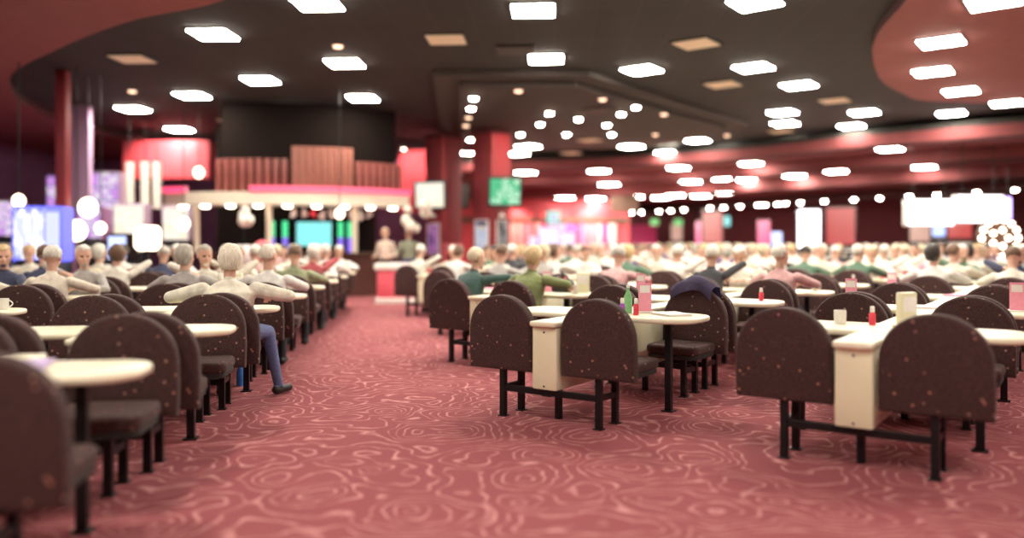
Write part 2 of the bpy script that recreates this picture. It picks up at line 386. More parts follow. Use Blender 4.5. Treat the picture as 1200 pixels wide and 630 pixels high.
# ------------------------------------------------------------------ ceiling lights
def troffer_proto(name, lampmat, framemat='black_metal', size=.6):
    e = empty(name)
    f = MB(); h = size/2
    for sx, sy, w, d in ((0, 1, size+.04, .03), (0, -1, size+.04, .03), (1, 0, .03, size+.04), (-1, 0, .03, size+.04)): f.box((sx*(h+.01), sy*(h+.01), -.008), (w, d, .02))
    f.build('frame', framemat, e, smooth=False)
    MB().box((0, 0, -.0165), (size-.012, size-.012, .032)).build('diffuser', lampmat, e, smooth=False)
    return e
P_TROF = troffer_proto('ceiling_light', 'troffer_lamp')
P_DIM = troffer_proto('dim_ceiling_light', 'dim_panel')
P_VENT = troffer_proto('ceiling_vent', 'grille')
def down_proto(name, lm, r=.085):
    e = empty(name)
    MB().lathe([(r, 0), (r+.035, 0), (r+.03, -.014), (r, -.012)], 20).build('ring', 'black_metal', e)
    MB().lathe([(0, -.004), (r-.002, -.004), (r*.97, -.02), (r*.75, -.045), (0, -.055)], 20).build('lens', lm, e); return e
P_DOWN = down_proto('downlight', 'spot_lamp'); P_DDIM = down_proto('downlight', 'spot_dim')
protos_used = set()
def place(proto, loc, rz, label, cat, group):
    c = copy_tree(proto); c.location = loc; c.rotation_euler = (0, 0, rz); tag(c, label, cat, group); return c
G = math.radians(-37)
blackL = [(372, 3), (250, 39), (404, 73), (305, 93), (225, 111), (425, 114), (343, 128), (156, 127), (210, 151), (625, 11), (640, 68), (490, 182), (548, 178)]
blackR = [(752, 81), (883, 78), (936, 99), (885, 2), (917, 131), (920, 144), (1013, 131), (998, 147), (937, 165), (1115, 132)]
trayT = [(619, 171), (606, 184.5), (740, 172), (781, 179), (817, 164), (855, 172)]
redD = [(1103, 48), (1093, 83), (1126, 106), (1165, 1), (1180, 120)]
farT = [(616, 201.5), (702, 200), (624, 214), (716, 214), (628, 228), (663, 230), (678, 224), (698, 232), (713, 227), (743, 230), (765, 224), (775, 231), (794, 227), (821, 229), (850, 224), (795, 196), (880, 191),
        (806, 213.5), (848, 207), (874, 211), (893, 213), (925, 207), (962, 211), (988, 198), (1014, 207), (1043, 174), (1050, 192), (1083, 195), (1122, 187), (1162, 180), (1197, 172), (1129, 160)]
def zone(pts, z, name, proto, cat, grp, rz):
    W = []
    for px, py in pts:
        x, y = at_z(px, py, z); W.append((y, x))
    for k, (y, x) in enumerate(sorted(W)):
        place(proto, (x, y, z), rz, name % ordn(k+1), cat, grp)
zone(blackL, CZ-.002, 'bright square light panel in the black ceiling left of the tray, %s nearest', P_TROF, 'ceiling light', 'square lights in the black ceiling', math.radians(-3))
zone(blackR, CZ-.002, 'bright square light panel in the black ceiling right of the tray, %s nearest', P_TROF, 'ceiling light', 'square lights in the black ceiling', G)
zone([p for p in trayT if p[1] < 173 and p[0] < 850][:0]+[(619, 171), (740, 171), (781, 178), (606, 179.5)], 4.388, 'bright square light panel on the far part of the ceiling tray, %s nearest', P_TROF, 'ceiling light', 'square lights on the tray', G)
zone([(817, 164), (855, 172)], CZ-.002, 'bright square light panel beside the far end of the ceiling tray, %s nearest', P_TROF, 'ceiling light', 'square lights beside the tray', G)
zone(redD, SZ-.002, 'bright square light panel in the round red soffit on the right, %s nearest', P_TROF, 'ceiling light', 'square lights in the red soffit', G)
W = []
for px, py in farT:
    best = None
    for k in range(3):
        x, y = at_z(px, py, TIERS[k][1])
        ok = inpoly(x, y, tierpoly(TIERS[k][0])) and not (k < 2 and inpoly(x, y, tierpoly(TIERS[k+1][0])))
        if ok: best = (y, x, TIERS[k][1])
    if best is None:
        for k in range(3):
            x, y = at_z(px, py, TIERS[k][1])
            if inpoly(x, y, tierpoly(TIERS[k][0])): best = (y+.3, x, TIERS[k][1])
    if best:
        y, x, z = best; k = [t[1] for t in TIERS].index(z)
        if k < 2 and inpoly(x, y+.75, tierpoly(TIERS[k+1][0])): y -= .55
        if not inpoly(x, y-.75, tierpoly(TIERS[k][0])): y += .6
        W.append((y, x, z))
for k, (y, x, z) in enumerate(sorted(W)):
    place(P_TROF, (x, y, z-.002), G, 'bright square light panel in the low red ceiling at the back, %s nearest' % ordn(k+1), 'ceiling light', 'square lights in the far red ceiling')
# unseen fittings added over the near hall to brighten the foreground
k = 0
for x, y, z in [(-6, 7.5, SZ), (-10, 11, SZ), (-3.4, 4.4, SZ), (5.8, 5.6, SZ), (10.5, 8, SZ), (1.5, 1.5, SZ), (-2.4, .8, SZ), (5.5, 1.5, SZ), (.2, -2.5, SZ), (-4.2, -2.6, SZ), (.5, 8.6, CZ), (3.2, 8.8, CZ)]:
    k += 1; place(P_TROF, (x, y, z-.002), G if x > 0 else math.radians(-3), 'added square light panel in the ceiling over the near aisle, above the picture, %s' % ordn(k), 'ceiling light', 'added lights over the near aisle')
dimL = [(523, 45), (155, 68), (272, 141), (437, 142)]; dimR = [(816, 50), (847, 98), (978, 117), (915, 153)]
zone(dimL, CZ-.002, 'dim tan square panel in the black ceiling left of the tray, %s nearest', P_DIM, 'dim light', 'dim panels', math.radians(-3))
zone(dimR, CZ-.002, 'dim tan square panel in the black ceiling right of the tray, %s nearest', P_DIM, 'dim light', 'dim panels', G)
zone([(691, 163.5), (669, 178.6)], 4.388, 'dim tan square panel on the ceiling tray, %s nearest', P_DIM, 'dim light', 'dim panels', G)
zone([(605, 58)], CZ-.002, 'dark square air vent behind the second light of the black ceiling (%s)', P_VENT, 'ceiling vent', None, math.radians(-3))
zone([(703, 128)], 4.388, 'dark square vent in the middle of the ceiling tray (%s)', P_VENT, 'ceiling vent', None, G)
trayD = [(555, 114.5), (552, 126.6), (745, 125), (728, 133), (711, 146), (717, 157), (678, 139), (664, 157), (644, 132), (633, 145), (610, 157), (551, 163), (810, 140)]
zone(trayD[:12], 4.388, 'small bright round downlight on the ceiling tray, %s nearest', P_DOWN, 'downlight', 'round downlights on the tray', 0)
zone([(810, 140)], CZ-.002, 'small bright round downlight beside the right edge of the ceiling tray (%s)', P_DOWN, 'downlight', None, 0)
zone([(549, 137), (546, 146.5), (607.5, 105.6), (706, 115.5), (768, 157), (778, 133)], 4.388, 'small dim round downlight on the ceiling tray, %s nearest', P_DDIM, 'downlight', 'dim downlights on the tray', 0)
zone([(396, 53), (155, 106), (852, 158)], CZ-.002, 'dim amber round downlight in the black ceiling, %s nearest', P_DDIM, 'downlight', 'amber downlights in the black ceiling', 0)
# dropped beam with a line of downlights before the dark bays on the right
BA, BB = Vector((16.4, 24.4)), Vector((5.6, 46.6))
struct(MB().box(((BA.x+BB.x)/2, (BA.y+BB.y)/2, 3.11), ((BB-BA).length, 1.5, .22), rz=math.atan2((BB-BA).y, (BB-BA).x)).build('beam_right', 'soffit_dark', smooth=False))
far_d = [729, 740, 752, 773, 786, 801, 831, 848.5, 867, 887, 895, 911, 919, 938, 964, 1000, 1031, 1063, 1099, 1142, 1188]
W = []
for px in far_d:
    s = (px-600)/FPX; dv = BB-BA
    t = (s*BA.y-BA.x)/(dv.x-s*dv.y); W.append((BA+dv*t))
for k, p in enumerate(reversed(W)):
    place(P_DOWN, (p.x, p.y+random.uniform(-.2, .2), 2.998), 0, 'round downlight in the dark beam along the right side, %s from the near end' % ordn(k+1), 'downlight', 'downlights along the right beam')
# spots on the wall over the bar
for k, (px, py) in enumerate([(349, 159), (377, 162), (403, 165), (427, 168), (451, 170), (473, 173), (444, 156.5)]):
    p = at_d(px, py, 19.5 + .25*k)
    e = empty('spotlight', p); tag(e, 'round spotlight hanging over the bar fins, %s from the left' % ordn(k+1), 'spotlight', 'spots over the bar')
    MB().tube((0, 0, .02), (0, 0, CZ-p.z-.003), .012, n=8).build('stem', 'black_metal', e)
    MB().lathe([(.03, .09), (.07, .06), (.085, -.03), (.08, -.03), (.06, .02), (0, .03)], 16).build('shade', 'black_metal', e)
    MB().ball((0, 0, -.03), .06, (1, 1, .6)).build('bulb', 'bulb_warm' if k != 1 else 'spot_dim', e)

for p in (P_TROF, P_DIM, P_VENT, P_DOWN, P_DDIM):
    for c in list(p.children): bpy.data.objects.remove(c)
    bpy.data.objects.remove(p)

def kill(o):
    for c in list(o.children): kill(c)
    bpy.data.objects.remove(o)
# ------------------------------------------------------------------ furniture prototypes
def make_twin():
    e = empty('twin_seat')
    for s in (-1, 1):
        x = .41*s
        o = []; w, hb, hs = .285, 0.0, .27
        o += [(-w, hb), (w, hb), (w+.004, hs*.6)]
        for k in range(0, 25):
            a = PI*k/24; o.append(((w)*math.cos(a), hs+.29*math.sin(a)**.9 if k not in (0, 24) else hs))
        o.append((-w-.004, hs*.6))
        mt = Matrix.Translation((x, .005, .355)) @ Matrix.Rotation(math.radians(92.5), 4, 'X') @ Matrix.Translation((0, 0, 0))
        MB().prism(o, -.045, .055, .022, 4, mt).build('backrest', 'fabric', e, ang=50)
        cu = MB().prism(rounded_rect(.46, .46, .07), .385, .462, .028, 4, Matrix.Translation((x, .30, 0)))
        st = cu.build('seat', 'fabric', e, ang=50)
        MB().prism(rounded_rect(.44, .44, .06), .352, .386, .004, 1, Matrix.Translation((x, .30, 0))).build('seat_board', 'under_board', st)
        for y in (0.0, .24):
            l = MB().box((x, y, .1765), (.045, .045, .351), .004).build('leg', 'black_metal', e, smooth=False)
            MB().box((x, y, .004), (.065, .065, .008)).build('foot_cap', 'black_metal', l, smooth=False)
        MB().box((x, .12, .215), (.034, .194, .04), .003).build('side_rail', 'black_metal', e, smooth=False)
    MB().box((0, 0, .215), (.774, .036, .045), .003).build('cross_rail', 'black_metal', e, smooth=False)
    return e
def make_table(pl=.93, length=1.66, width=.60):
    e = empty('bingo_table')
    MB().prism(rounded_rect(length, width, .20, 10), .700, .742, .018, 4).build('table_top', 'cream_top', e, ang=60)
    pd = MB().box((0, 0, .4705), (.208, 2*pl, .453), .012).build('pedestal', 'cream', e)
    for s in (-1, 1):
        y0, y1 = .30, pl+.035
        MB().prism(rounded_rect(.226, y1-y0, .025), .698, .738, .014, 3, Matrix.Translation((0, s*(y0+y1)/2, 0))).build('end_cap', 'cream_top', pd, ang=60)
        MB().tube((0, s*(pl+.001), .66), (0, s*(pl+.006), .66), .007, n=10).build('screw', 'black_metal', pd)
        MB().tube((0, s*(pl+.001), .27), (0, s*(pl+.006), .27), .007, n=10).build('screw', 'black_metal', pd)
        l = MB().box(((length/2-.28)*s, 0, .351), (.05, .05, .696), .004).build('leg', 'black_metal', e, smooth=False)
        MB().box(((length/2-.28)*s, 0, .005), (.09, .09, .01), .002).build('foot_plate', 'black_metal', l, smooth=False)
        MB().box((0, s*(pl-.2), .122), (.045, .045, .240), .004).build('foot', 'black_metal', e, smooth=False)
    return e
P_TWIN = make_twin(); P_TAB = make_table(); P_TABS = make_table(.54, 1.50, .50)

# ------------------------------------------------------------------ people
def capsule(mb, a, c, ra, rb, n=12):
    a, c = Vector(a), Vector(c); d = c-a; q = d.to_track_quat('Z', 'Y'); X = q @ Vector((1, 0, 0)); Y = q @ Vector((0, 1, 0)); Z = d.normalized()
    rings = []
    def ring(p, r): rings.append([p+X*r*math.cos(2*PI*k/n)+Y*r*math.sin(2*PI*k/n) for k in range(n)])
    for t in (-80, -55, -28): ring(a+Z*ra*math.sin(math.radians(t)), ra*math.cos(math.radians(t)))
    for t in (0, .25, .5, .75, 1): ring(a+d*t, ra+(rb-ra)*t)
    for t in (28, 55, 80): ring(c+Z*rb*math.sin(math.radians(t)), rb*math.cos(math.radians(t)))
    mb.loft(rings)
def ik(s, w, l1, l2, pole):
    s, w = Vector(s), Vector(w); d = w-s; D = min(d.length, (l1+l2)*.985); u = d.normalized(); w = s+u*D
    a = (l1*l1-l2*l2+D*D)/(2*D); h = math.sqrt(max(l1*l1-a*a, 0)); p = Vector(pole); p = (p-u*p.dot(u)).normalized()
    return s+u*a+p*h, w
def hand(mb, w, fwd, up, r, side, curl=.5, size=1.0):
    """palm, four curled fingers and a thumb; returns nothing, everything goes into the body mesh"""
    f = Vector(fwd).normalized(); u = Vector(up); u = (u-f*u.dot(f)).normalized(); x = f.cross(u)*side
    w = Vector(w)
    for t in (-1.3, -.45, .45, 1.3): capsule(mb, w+x*.012*t*size, w+f*.082*size+x*.019*t*size, .014*size, .0125*size, 8)
    for t, l in ((-1.5, .060), (-.5, .074), (.5, .078), (1.5, .070)):
        p = w+f*.084*size+x*.0195*t*size; d = f; seg = l*size/2.2
        for j in range(3):
            ca = curl*(.5+.5*j); d2 = (d*math.cos(ca)-u*math.sin(ca)).normalized(); q = p+d2*seg*(1 if j == 0 else .75)
            capsule(mb, p, q, r*(1-.08*j), r*(.92-.08*j), 8); p, d = q, d2
    p = w+f*.02*size-x*(-.022)*size*1; p = w+f*.018*size+x*.026*size
    d = (f*.75+x*.75-u*.25).normalized(); q = p+d*.04*size; capsule(mb, p, q, r*1.25, r*1.1, 8); q2 = q+(f*.9+x*.25-u*.2).normalized()*.035*size; capsule(mb, q, q2, r*1.1, r*.9, 8)
def head(mb, c, R, s=1.0):
    c = Vector(c); P = lambda x, y, z: c+R @ (Vector((x, y, z))*s)
    q = R.to_quaternion()
    mb.ball(P(0, -.008, .022), .1*s, (.78, .95, .92), 24, 16, q)            # skull
    mb.ball(P(0, .022, -.045), .1*s, (.60, .66, .78), 20, 14, q)            # face
    mb.ball(P(0, .062, -.098), .03*s, (1, .8, .8), 12, 8, q)                # chin
    mb.ball(P(0, .070, .022), .032*s, (1.6, .6, .45), 14, 8, q)             # brow
    for k in (-1, 1):
        mb.ball(P(.036*k, .058, -.030), .026*s, (1, .9, .9), 12, 8, q)      # cheek
        mb.ball(P(.079*k, -.006, -.012), .028*s, (.32, .65, 1.1), 12, 8, q) # ear
    capsule(mb, P(0, .082, .008), P(0, .104, -.034), .008*s, .0135*s, 10)   # nose
    mb.ball(P(.011, .092, -.036), .009*s, (1, 1, .8), 8, 6, q); mb.ball(P(-.011, .092, -.036), .009*s, (1, 1, .8), 8, 6, q)
    mb.ball(P(0, .083, -.064), .018*s, (1.25, .5, .3), 10, 6, q); mb.ball(P(0, .081, -.076), .017*s, (1.1, .5, .32), 10, 6, q)  # lips
def torso(mb, pts):
    """pts: (centre, rx, ry, direction) rings from the hips up to the neck base"""
    n = 20; rings = []
    for c, rx, ry, ax in pts:
        c = Vector(c); up = Vector(ax).normalized(); X = Vector((1, 0, 0)); Yv = up.cross(X)
        rings.append([c+X*rx*math.copysign(abs(math.cos(2*PI*k/n))**.85, math.cos(2*PI*k/n))+Yv*ry*math.copysign(abs(math.sin(2*PI*k/n))**.85, math.sin(2*PI*k/n)) for k in range(n)])
    mb.loft(rings)
def person(name, pose, voxel, lower='dark_trouser'):
    """one continuous body; pose keys: seated, lean, twist, head(yaw,pitch), wl/wr wrist targets, fr finger radius"""
    mb = MB(); S = pose.get('seated', True); lean = pose.get('lean', .15)
    hipz = .085 if S else .88
    up = Vector((pose.get('side', 0), math.sin(lean), math.cos(lean))).normalized()
    hip = Vector((0, 0, hipz)); kk = (.925 if S else 1); ch = hip+up*.30*kk; sh = hip+up*.43*kk; nb = hip+up*.475*kk
    nk = nb+(up*.6+Vector((0, .0, .5))).normalized()*.065
    W = pose.get('w', 1.0)
    rings = [(hip-up*.045, .11*W, .06*W, up), (hip-up*.02, .16*W, .105*W, up), (hip+up*.05, .17*W, .125*W, up), (hip+up*.16, .155*W, .118*W, up), (hip+up*.28, .165*W, .118*W, up), (ch+up*.06, .172*W, .105*W, up), (sh-up*.005, .165, .082, up), (sh+up*.03, .115, .066, up), (nb+up*.01, .058, .056, up)]
    torso(mb, rings)
    hd = nk+up*.03+Vector((0, .02, .085))
    capsule(mb, nb-up*.02, hd-Vector((0, .012, .045)), .054, .047)
    yaw, pitch = pose.get('head', (0, 0)); R = (Matrix.Rotation(yaw, 3, 'Z') @ Matrix.Rotation(-pitch, 3, 'X'))
    head(mb, hd, R)
    hands = []; legsg = []
    tw = pose.get('twist', 0)
    for k, key in ((-1, 'wl'), (1, 'wr')):
        s = sh+Vector((.175*k*W, tw*k*.05, -.025)); wt = pose[key]
        el, wr = ik(s, wt, .27, .235, (k*.42, -.55, .06) if S else (k*.3, -.8, -.3))
        capsule(mb, s, el, .055*W, .042*W); capsule(mb, el, wr, .043*W, .030)
        f = (wr-el).normalized(); fz = Vector((f.x, f.y, f.z*.3 if S else f.z)).normalized()
        hand(mb, wr, fz, (0, 0, 1) if S else (k, 0, 0), pose.get('fr', .0085), -k, pose.get('curl', .35))
        hands.append((wr, f))
    if S:
        for k in (-1, 1):
            sp = pose.get('legs', {}).get(k)
            kn = Vector((.11*k, .385, .076)) if not sp else Vector(sp[0]); an = Vector((.11*k, .30, -.375)) if not sp else Vector(sp[1]); hp = Vector((.085*k, .0, .092*W))
            capsule(mb, hp, kn, .082*W, .058); capsule(mb, kn, an, .058, .040); legsg += [(hp, kn, .098*W), (kn, an, .08)]
            fd = Vector((kn.x-hp.x, kn.y-hp.y, 0)).normalized()
            capsule(mb, an+Vector((0, 0, -.040))-fd*.03, an+fd*.15+Vector((0, 0, -.047)), .040, .034)
        floor = -.456
    else:
        for k in (-1, 1):
            hp = Vector((.09*k, 0, .86)); kn = Vector((.10*k, .03*pose.get('stride', 0)*k+.015, .47)); an = Vector((.105*k, .10*pose.get('stride', 0)*k-.01, .085))
            capsule(mb, hp, kn, .088, .060); capsule(mb, kn, an, .060, .042)
            capsule(mb, an+Vector((0, -.03, -.04)), an+Vector((0, .15, -.047)), .042, .034)
        floor = 0.002
    o = mb.build(name, ['top_cloth', 'skin', lower, 'shoe', 'eye'])
    r = o.modifiers.new('r', 'REMESH'); r.mode = 'VOXEL'; r.voxel_size = voxel; r.use_smooth_shade = True
    sm = o.modifiers.new('s', 'SMOOTH'); sm.factor = .5; sm.iterations = pose.get('smooth', 3)
    dg = bpy.context.evaluated_depsgraph_get(); me = bpy.data.meshes.new_from_object(o.evaluated_get(dg)); old = o.data
    o.modifiers.clear(); o.data = me; bpy.data.meshes.remove(old); me.name = name
    me.materials.clear()
    for mm in ('top_cloth', 'skin', lower, 'shoe', 'eye'): me.materials.append(M[mm])
    Ri = R.inverted(); idx = []
    for p in me.polygons:
        c = p.center; m_ = 0
        if ((c-nb).dot(up) > .03 and (c-hd).length < .115) or ((c-nb).dot(up) > .036 and ((c-nb)-up*(c-nb).dot(up)).length < .072 and (c-hd).length < .2) or (c-hd).z > -.08 and (c-hd).length < .17: m_ = 1
        for wr, f in hands:
            if (c-wr).dot(f) > .008 and (c-wr).length < .26 and ((c-wr)-f*(c-wr).dot(f)).length < .085: m_ = 1
        if m_ == 0:
            if S:
                for a_, b_, r_ in legsg:
                    t_ = max(0, min(1, (c-a_).dot(b_-a_)/(b_-a_).length_squared))
                    if (c-a_-(b_-a_)*t_).length < r_*(1 if t_ > .15 else .8) and c.z < .20: m_ = 2
                if (c-hip).dot(up) < .03 and c.z < .125: m_ = 2
            if not S and c.z < .93 and all((c-w_).length > .28 or abs(c.x) < .2 for w_, _ in hands) and abs(c.x) < .22: m_ = 2
            if (S and c.z < -.385) or (not S and c.z < .085): m_ = 3
        if m_ == 1:
            l = Ri @ (c-hd)
            if l.y > .06 and abs(abs(l.x)-.031) < .013 and abs(l.z-.002) < .0065: m_ = 4
        idx.append(m_)
    me.polygons.foreach_set('material_index', idx)
    lo = min(v.co.z for v in me.vertices)
    return o, hd, R
def hair(par, hd, R, style='short', vol=1.0):
    mb = MB(); b = bmesh.new(); bmesh.ops.create_uvsphere(b, u_segments=36, v_segments=24, radius=1)
    rnd = random.Random(3)
    for v in b.verts:
        d = v.co.normalized(); rr = 1.0
        n = .5*math.sin(9*d.x+4*d.z)+.5*math.sin(11*d.y-7*d.z+5*d.x)
        ex = Vector((d.x*.086, d.y*.104, d.z*.100))*vol*(1+.03*n)
        if style == 'bob' and d.z < .1: ex.z *= 1.35; ex.x *= 1.06
        face = d.y > .25 and d.z < .42+.25*abs(d.x)
        low = d.z < (-.80 if style == 'bob' else -.52)
        if face or (style != 'bob' and d.y > -.15 and d.z < -.05) or (style == 'bob' and d.y > .1 and d.z < .0): ex *= .62
        elif low: ex *= .85
        v.co = hd+R @ (ex+Vector((0, -.012, .026)))
    mb.merge(b); o = mb.build('hair', 'hair', par, ang=80); return o
TH = .30     # table plane above the seat
POSES = [
    dict(lean=.20, head=(0, .35), wl=(-.13, .36, TH+.07), wr=(.17, .38, TH+.07), curl=.35),
    dict(lean=.34, head=(.15, .55), wl=(-.14, .40, TH+.07), wr=(.10, .40, TH+.085), curl=.4),
    dict(lean=.06, head=(-.55, .05), wl=(-.19, .36, TH+.07), wr=(.17, .37, TH+.07), w=1.08),
    dict(lean=.16, head=(.5, .15), wl=(-.08, .36, TH+.07), wr=(.14, .33, TH+.22), w=.94, curl=.45),
]
PEOPLE = []
for k, p in enumerate(POSES):
    o, hd, R = person('person', p, .0105)
    PEOPLE.append((o, [hair(o, hd, R, 'short', 1.0), hair(o, hd, R, 'bob', 1.06)]))
HAIRC = [((.80, .76, .68), 'white'), ((.80, .76, .68), 'white'), ((.50, .46, .40), 'grey'), ((.62, .44, .22), 'blond'), ((.16, .08, .045), 'brown'), ((.03, .022, .018), 'dark'), ((.70, .58, .40), 'sandy')]
TOPC = [((.85, .80, .70), 'cream'), ((.85, .82, .78), 'white'), ((.80, .72, .60), 'beige'), ((.05, .05, .06), 'black'), ((.05, .06, .13), 'navy'), ((.42, .07, .08), 'red'), ((.72, .42, .42), 'pink'), ((.12, .22, .15), 'green'), ((.42, .54, .58), 'pale blue'), ((.20, .13, .26), 'purple'), ((.45, .42, .40), 'grey')]
def seat_person(k, hs, loc, rz, hc, tcol, label, group=None):
    base, hairs = PEOPLE[k]
    c = base.copy(); COL.objects.link(c); c.parent = None
    h = hairs[hs].copy(); COL.objects.link(h); h.parent = c
    c.location = loc; c.rotation_euler = (0, 0, rz); c.color = (*tcol, 1); h.color = (*hc, 1)
    for kk in list(c.keys()): del c[kk]
    tag(c, label, 'person', group); return c

# ------------------------------------------------------------------ small table things
def p_pad(mat):
    e = MB(); rr = random.Random(5)
    for k in range(4): e.box((rr.uniform(-.006, .006), rr.uniform(-.006, .006), .002+.0042*k), (.20, .28, .004), rz=rr.uniform(-.06, .06))
    return e.build('ticket_pad', mat, smooth=False)
def p_card(mat):
    e = empty('card_stand'); MB().box((0, 0, .006), (.12, .07, .012), .003).build('base', 'white_plastic', e)
    MB().box((0, 0, .125), (.105, .006, .226), .002).build('card', mat, e, smooth=False)
    MB().box((0, -.0045, .19), (.08, .002, .06)).build('picture', 'paper', e, smooth=False); return e
def p_dabber(mat):
    e = empty('dabber'); MB().lathe([(.020, 0), (.022, .01), (.022, .075), (.014, .088)], 16).build('bottle', mat, e)
    MB().lathe([(.015, .0885), (.0155, .092), (.0145, .125), (.010, .13)], 16).build('cap', 'white_plastic', e); return e
def p_mug():
    e = empty('mug'); MB().lathe([(.034, 0), (.04, .01), (.041, .095), (.037, .095), (.035, .014), (0, .012)], 20).build('cup', 'white_plastic', e)
    mb = MB(); pts = [(.04+.028*math.sin(PI*k/8), 0, .02+.06*k/8) for k in range(9)]
    for a, c in zip(pts, pts[1:]): mb.tube(a, c, .005, n=8)
    mb.build('handle', 'white_plastic', e); return e
def p_bottle(mat):
    e = empty('bottle'); MB().lathe([(.030, 0), (.034, .01), (.034, .13), (.014, .175), (.012, .20)], 16).build('body', mat, e)
    MB().lathe([(.0145, .2005), (.0145, .22), (.012, .222)], 14).build('cap', 'white_plastic', e); return e
def p_terminal():
    e = empty('ticket_terminal'); MB().box((0, 0, .008), (.16, .12, .016), .004).build('base', 'cream', e)
    MB().box((0, .01, .125), (.15, .05, .214), .012).build('case', 'cream', e)
    MB().box((0, -.0165, .15), (.11, .004, .10), .001).build('screen', 'paper', e); return e
ITEMS = [(p_pad('paper'), 'white ticket pad', 'ticket pad'), (p_pad('paper_pink'), 'pink ticket pad', 'ticket pad'), (p_card('paper_pink'), 'pink card stand', 'card stand'), (p_mug(), 'white mug', 'mug'),
         (p_bottle('bottle_green'), 'green bottle', 'bottle'), (p_dabber('dab_red'), 'red dabber pen', 'dabber'), (p_terminal(), 'cream ticket terminal', 'terminal'), (p_dabber('dab_purple'), 'purple dabber pen', 'dabber'), (p_pad('paper_lilac'), 'lilac ticket pad', 'ticket pad')]
def put_item(k, loc, rz, label, group='things on the tables'):
    o = copy_tree(ITEMS[k][0]); o.location = loc; o.rotation_euler = (0, 0, rz); tag(o, label, ITEMS[k][2], group); return o
# ------------------------------------------------------------------ right block of tables
TT = .7425
th = math.radians(35); r2 = Vector((math.cos(th), -math.sin(th))); n2v = Vector((math.sin(th), math.cos(th)))
O0 = Vector((.26, 5.88)); PR, PN = 2.10, 1.95
def table_at(c, rz, lab, proto, grp):
    t = copy_tree(proto); t.location = (c.x, c.y, 0); t.rotation_euler = (0, 0, rz); tag(t, lab, 'table', grp); return t
def twin_at(c, rz, lab, grp):
    t = copy_tree(P_TWIN); t.location = (c.x, c.y, 0); t.rotation_euler = (0, 0, rz); tag(t, lab, 'seat', grp); return t
def px_of(v, z=.8): return 600+FPX*v.x/v.y
rng = random.Random(21)
def fill(c, rz, rv, nv, opp, lab, d, occupancy, items, skip_near=(), grp_s=None, far=True):
    """people and things for one table; opp is the distance from table centre to a seat's rear posts"""
    for side, sg in (('near', -1), ('far', 1)):
        for q, s in (('left', -1), ('right', 1)):
            if (side, q) in skip_near or rng.random() > occupancy: continue
            seatc = c+nv*sg*(opp-.25)+rv*s*.41
            if seatc.y < 3.2: continue
            k = rng.randrange(4); hs = rng.randrange(2); hc = rng.choice(HAIRC); tc_ = rng.choice(TOPC[:3]*3+TOPC)
            seat_person(k, hs, (seatc.x, seatc.y, .466), rz+(0 if sg < 0 else PI), hc[0], tc_[0], '%s-haired person in %s top, %s %s seat, %s' % (hc[1], tc_[1], side, q, lab), grp_s)
    wide = [0, 1, 6, 8, 0, 0]; slim = [2, 3, 5, 7, 3, 5, 2, 4]; rng.shuffle(slim)
    todo = [(rng.choice(wide), 0, 0), (slim[0], -.64, 0), (slim[1], .64, 0)]
    if items < 0: todo = [(rng.choice([0, 1, 8]), 0, 0), (3, .60, 0)]; items = 2
    for k, a, b_ in todo[:items]:
        p = c+rv*a+nv*b_
        put_item(k, (p.x, p.y, TT), rz+rng.uniform(-.3, .3), '%s on the %s' % (ITEMS[k][1], lab))
OBST = [at_d(px, 300, d) for px, d in ((948, 25.8), (821, 34.3), (895, 30.3), (910, 29.3), (835, 33.3), (985, 26.3), (1125, 23.3), (1078, 23.8), (1100, 24.3), (793, 39), (1172, 19.6), (643, 31), (630, 32), (464, 17.8),
        (42, 13.8), (136, 15.3), (103, 17.3), (118, 22.3), (150, 20.3), (205, 20.8), (75, 24.3), (0, 19.3), (173, 14.5), (74, 15.5), (95, 19.5), (285, 16.6), (531, 20.5), (479, 19.4), (452, 18.9))]
def clear_of(c, r=1.75): return all((Vector((o.x, o.y))-c).length > r for o in OBST)
rows = {}
for j in range(0, 14):
    cnt = 0
    for i in range(-12, 9):
        o = O0+r2*PR*i+n2v*PN*j
        c = o+n2v*.88
        if j == 2 and i == -2: o = o+r2*.30; c = c+r2*.30
        if j <= 3 and i < -j: continue
        if j > 3 and c.x < -2.0+.06*(c.y-14): continue
        if c.y > 33 or c.y < 3.0: continue
        if o.y < 4: continue
        if abs(c.x+.55) < 1.9 and 20.3 < c.y < 24.6: continue
        if c.x < -.2 and c.y > 24.0: continue
        p = px_of(c)
        if p > 1290 or p < -60 or c.x > 19: continue
        bx = BA.x+(c.y-BA.y)/(BB.y-BA.y)*(BB.x-BA.x)
        if c.y > 24 and c.x > bx-2: continue
        if c.x < 4.5 and c.y > 28.6: continue
        if not clear_of(c): continue
        cnt += 1; rows.setdefault(j, []).append((i, c))
def rowname(j): return 'front row' if j == 0 else ONES[j]+' row'
occup_near = {}
for j, lst in rows.items():
    for q, (i, c) in enumerate(lst):
        lab = '%s table from the aisle, %s right of the aisle' % (ordn(q+1), rowname(j))
        sl = '%s table of %s, right block' % (ordn(q+1), rowname(j))
        table_at(c, -th, 'cream round-ended bingo table on black legs, %s' % sl, P_TAB, 'bingo tables right of the aisle')
        twin_at(c-n2v*.86, -th, 'brown dotted twin seat, near side of %s' % sl, 'twin seats right of the aisle')
        twin_at(c+n2v*.86, -th+PI, 'brown dotted twin seat, far side of %s' % sl, 'twin seats right of the aisle')
        occ = 0 if c.y < 9.2 or (j == 1 and i == -1) else .5 if c.y < 11.5 else .86
        it = 0 if j == 0 or (j == 1 and i == -1) else 3 if c.y < 17 else 1
        fill(c, -th, r2, n2v, .86, sl, c.y, occ, it, grp_s='players in the right block')

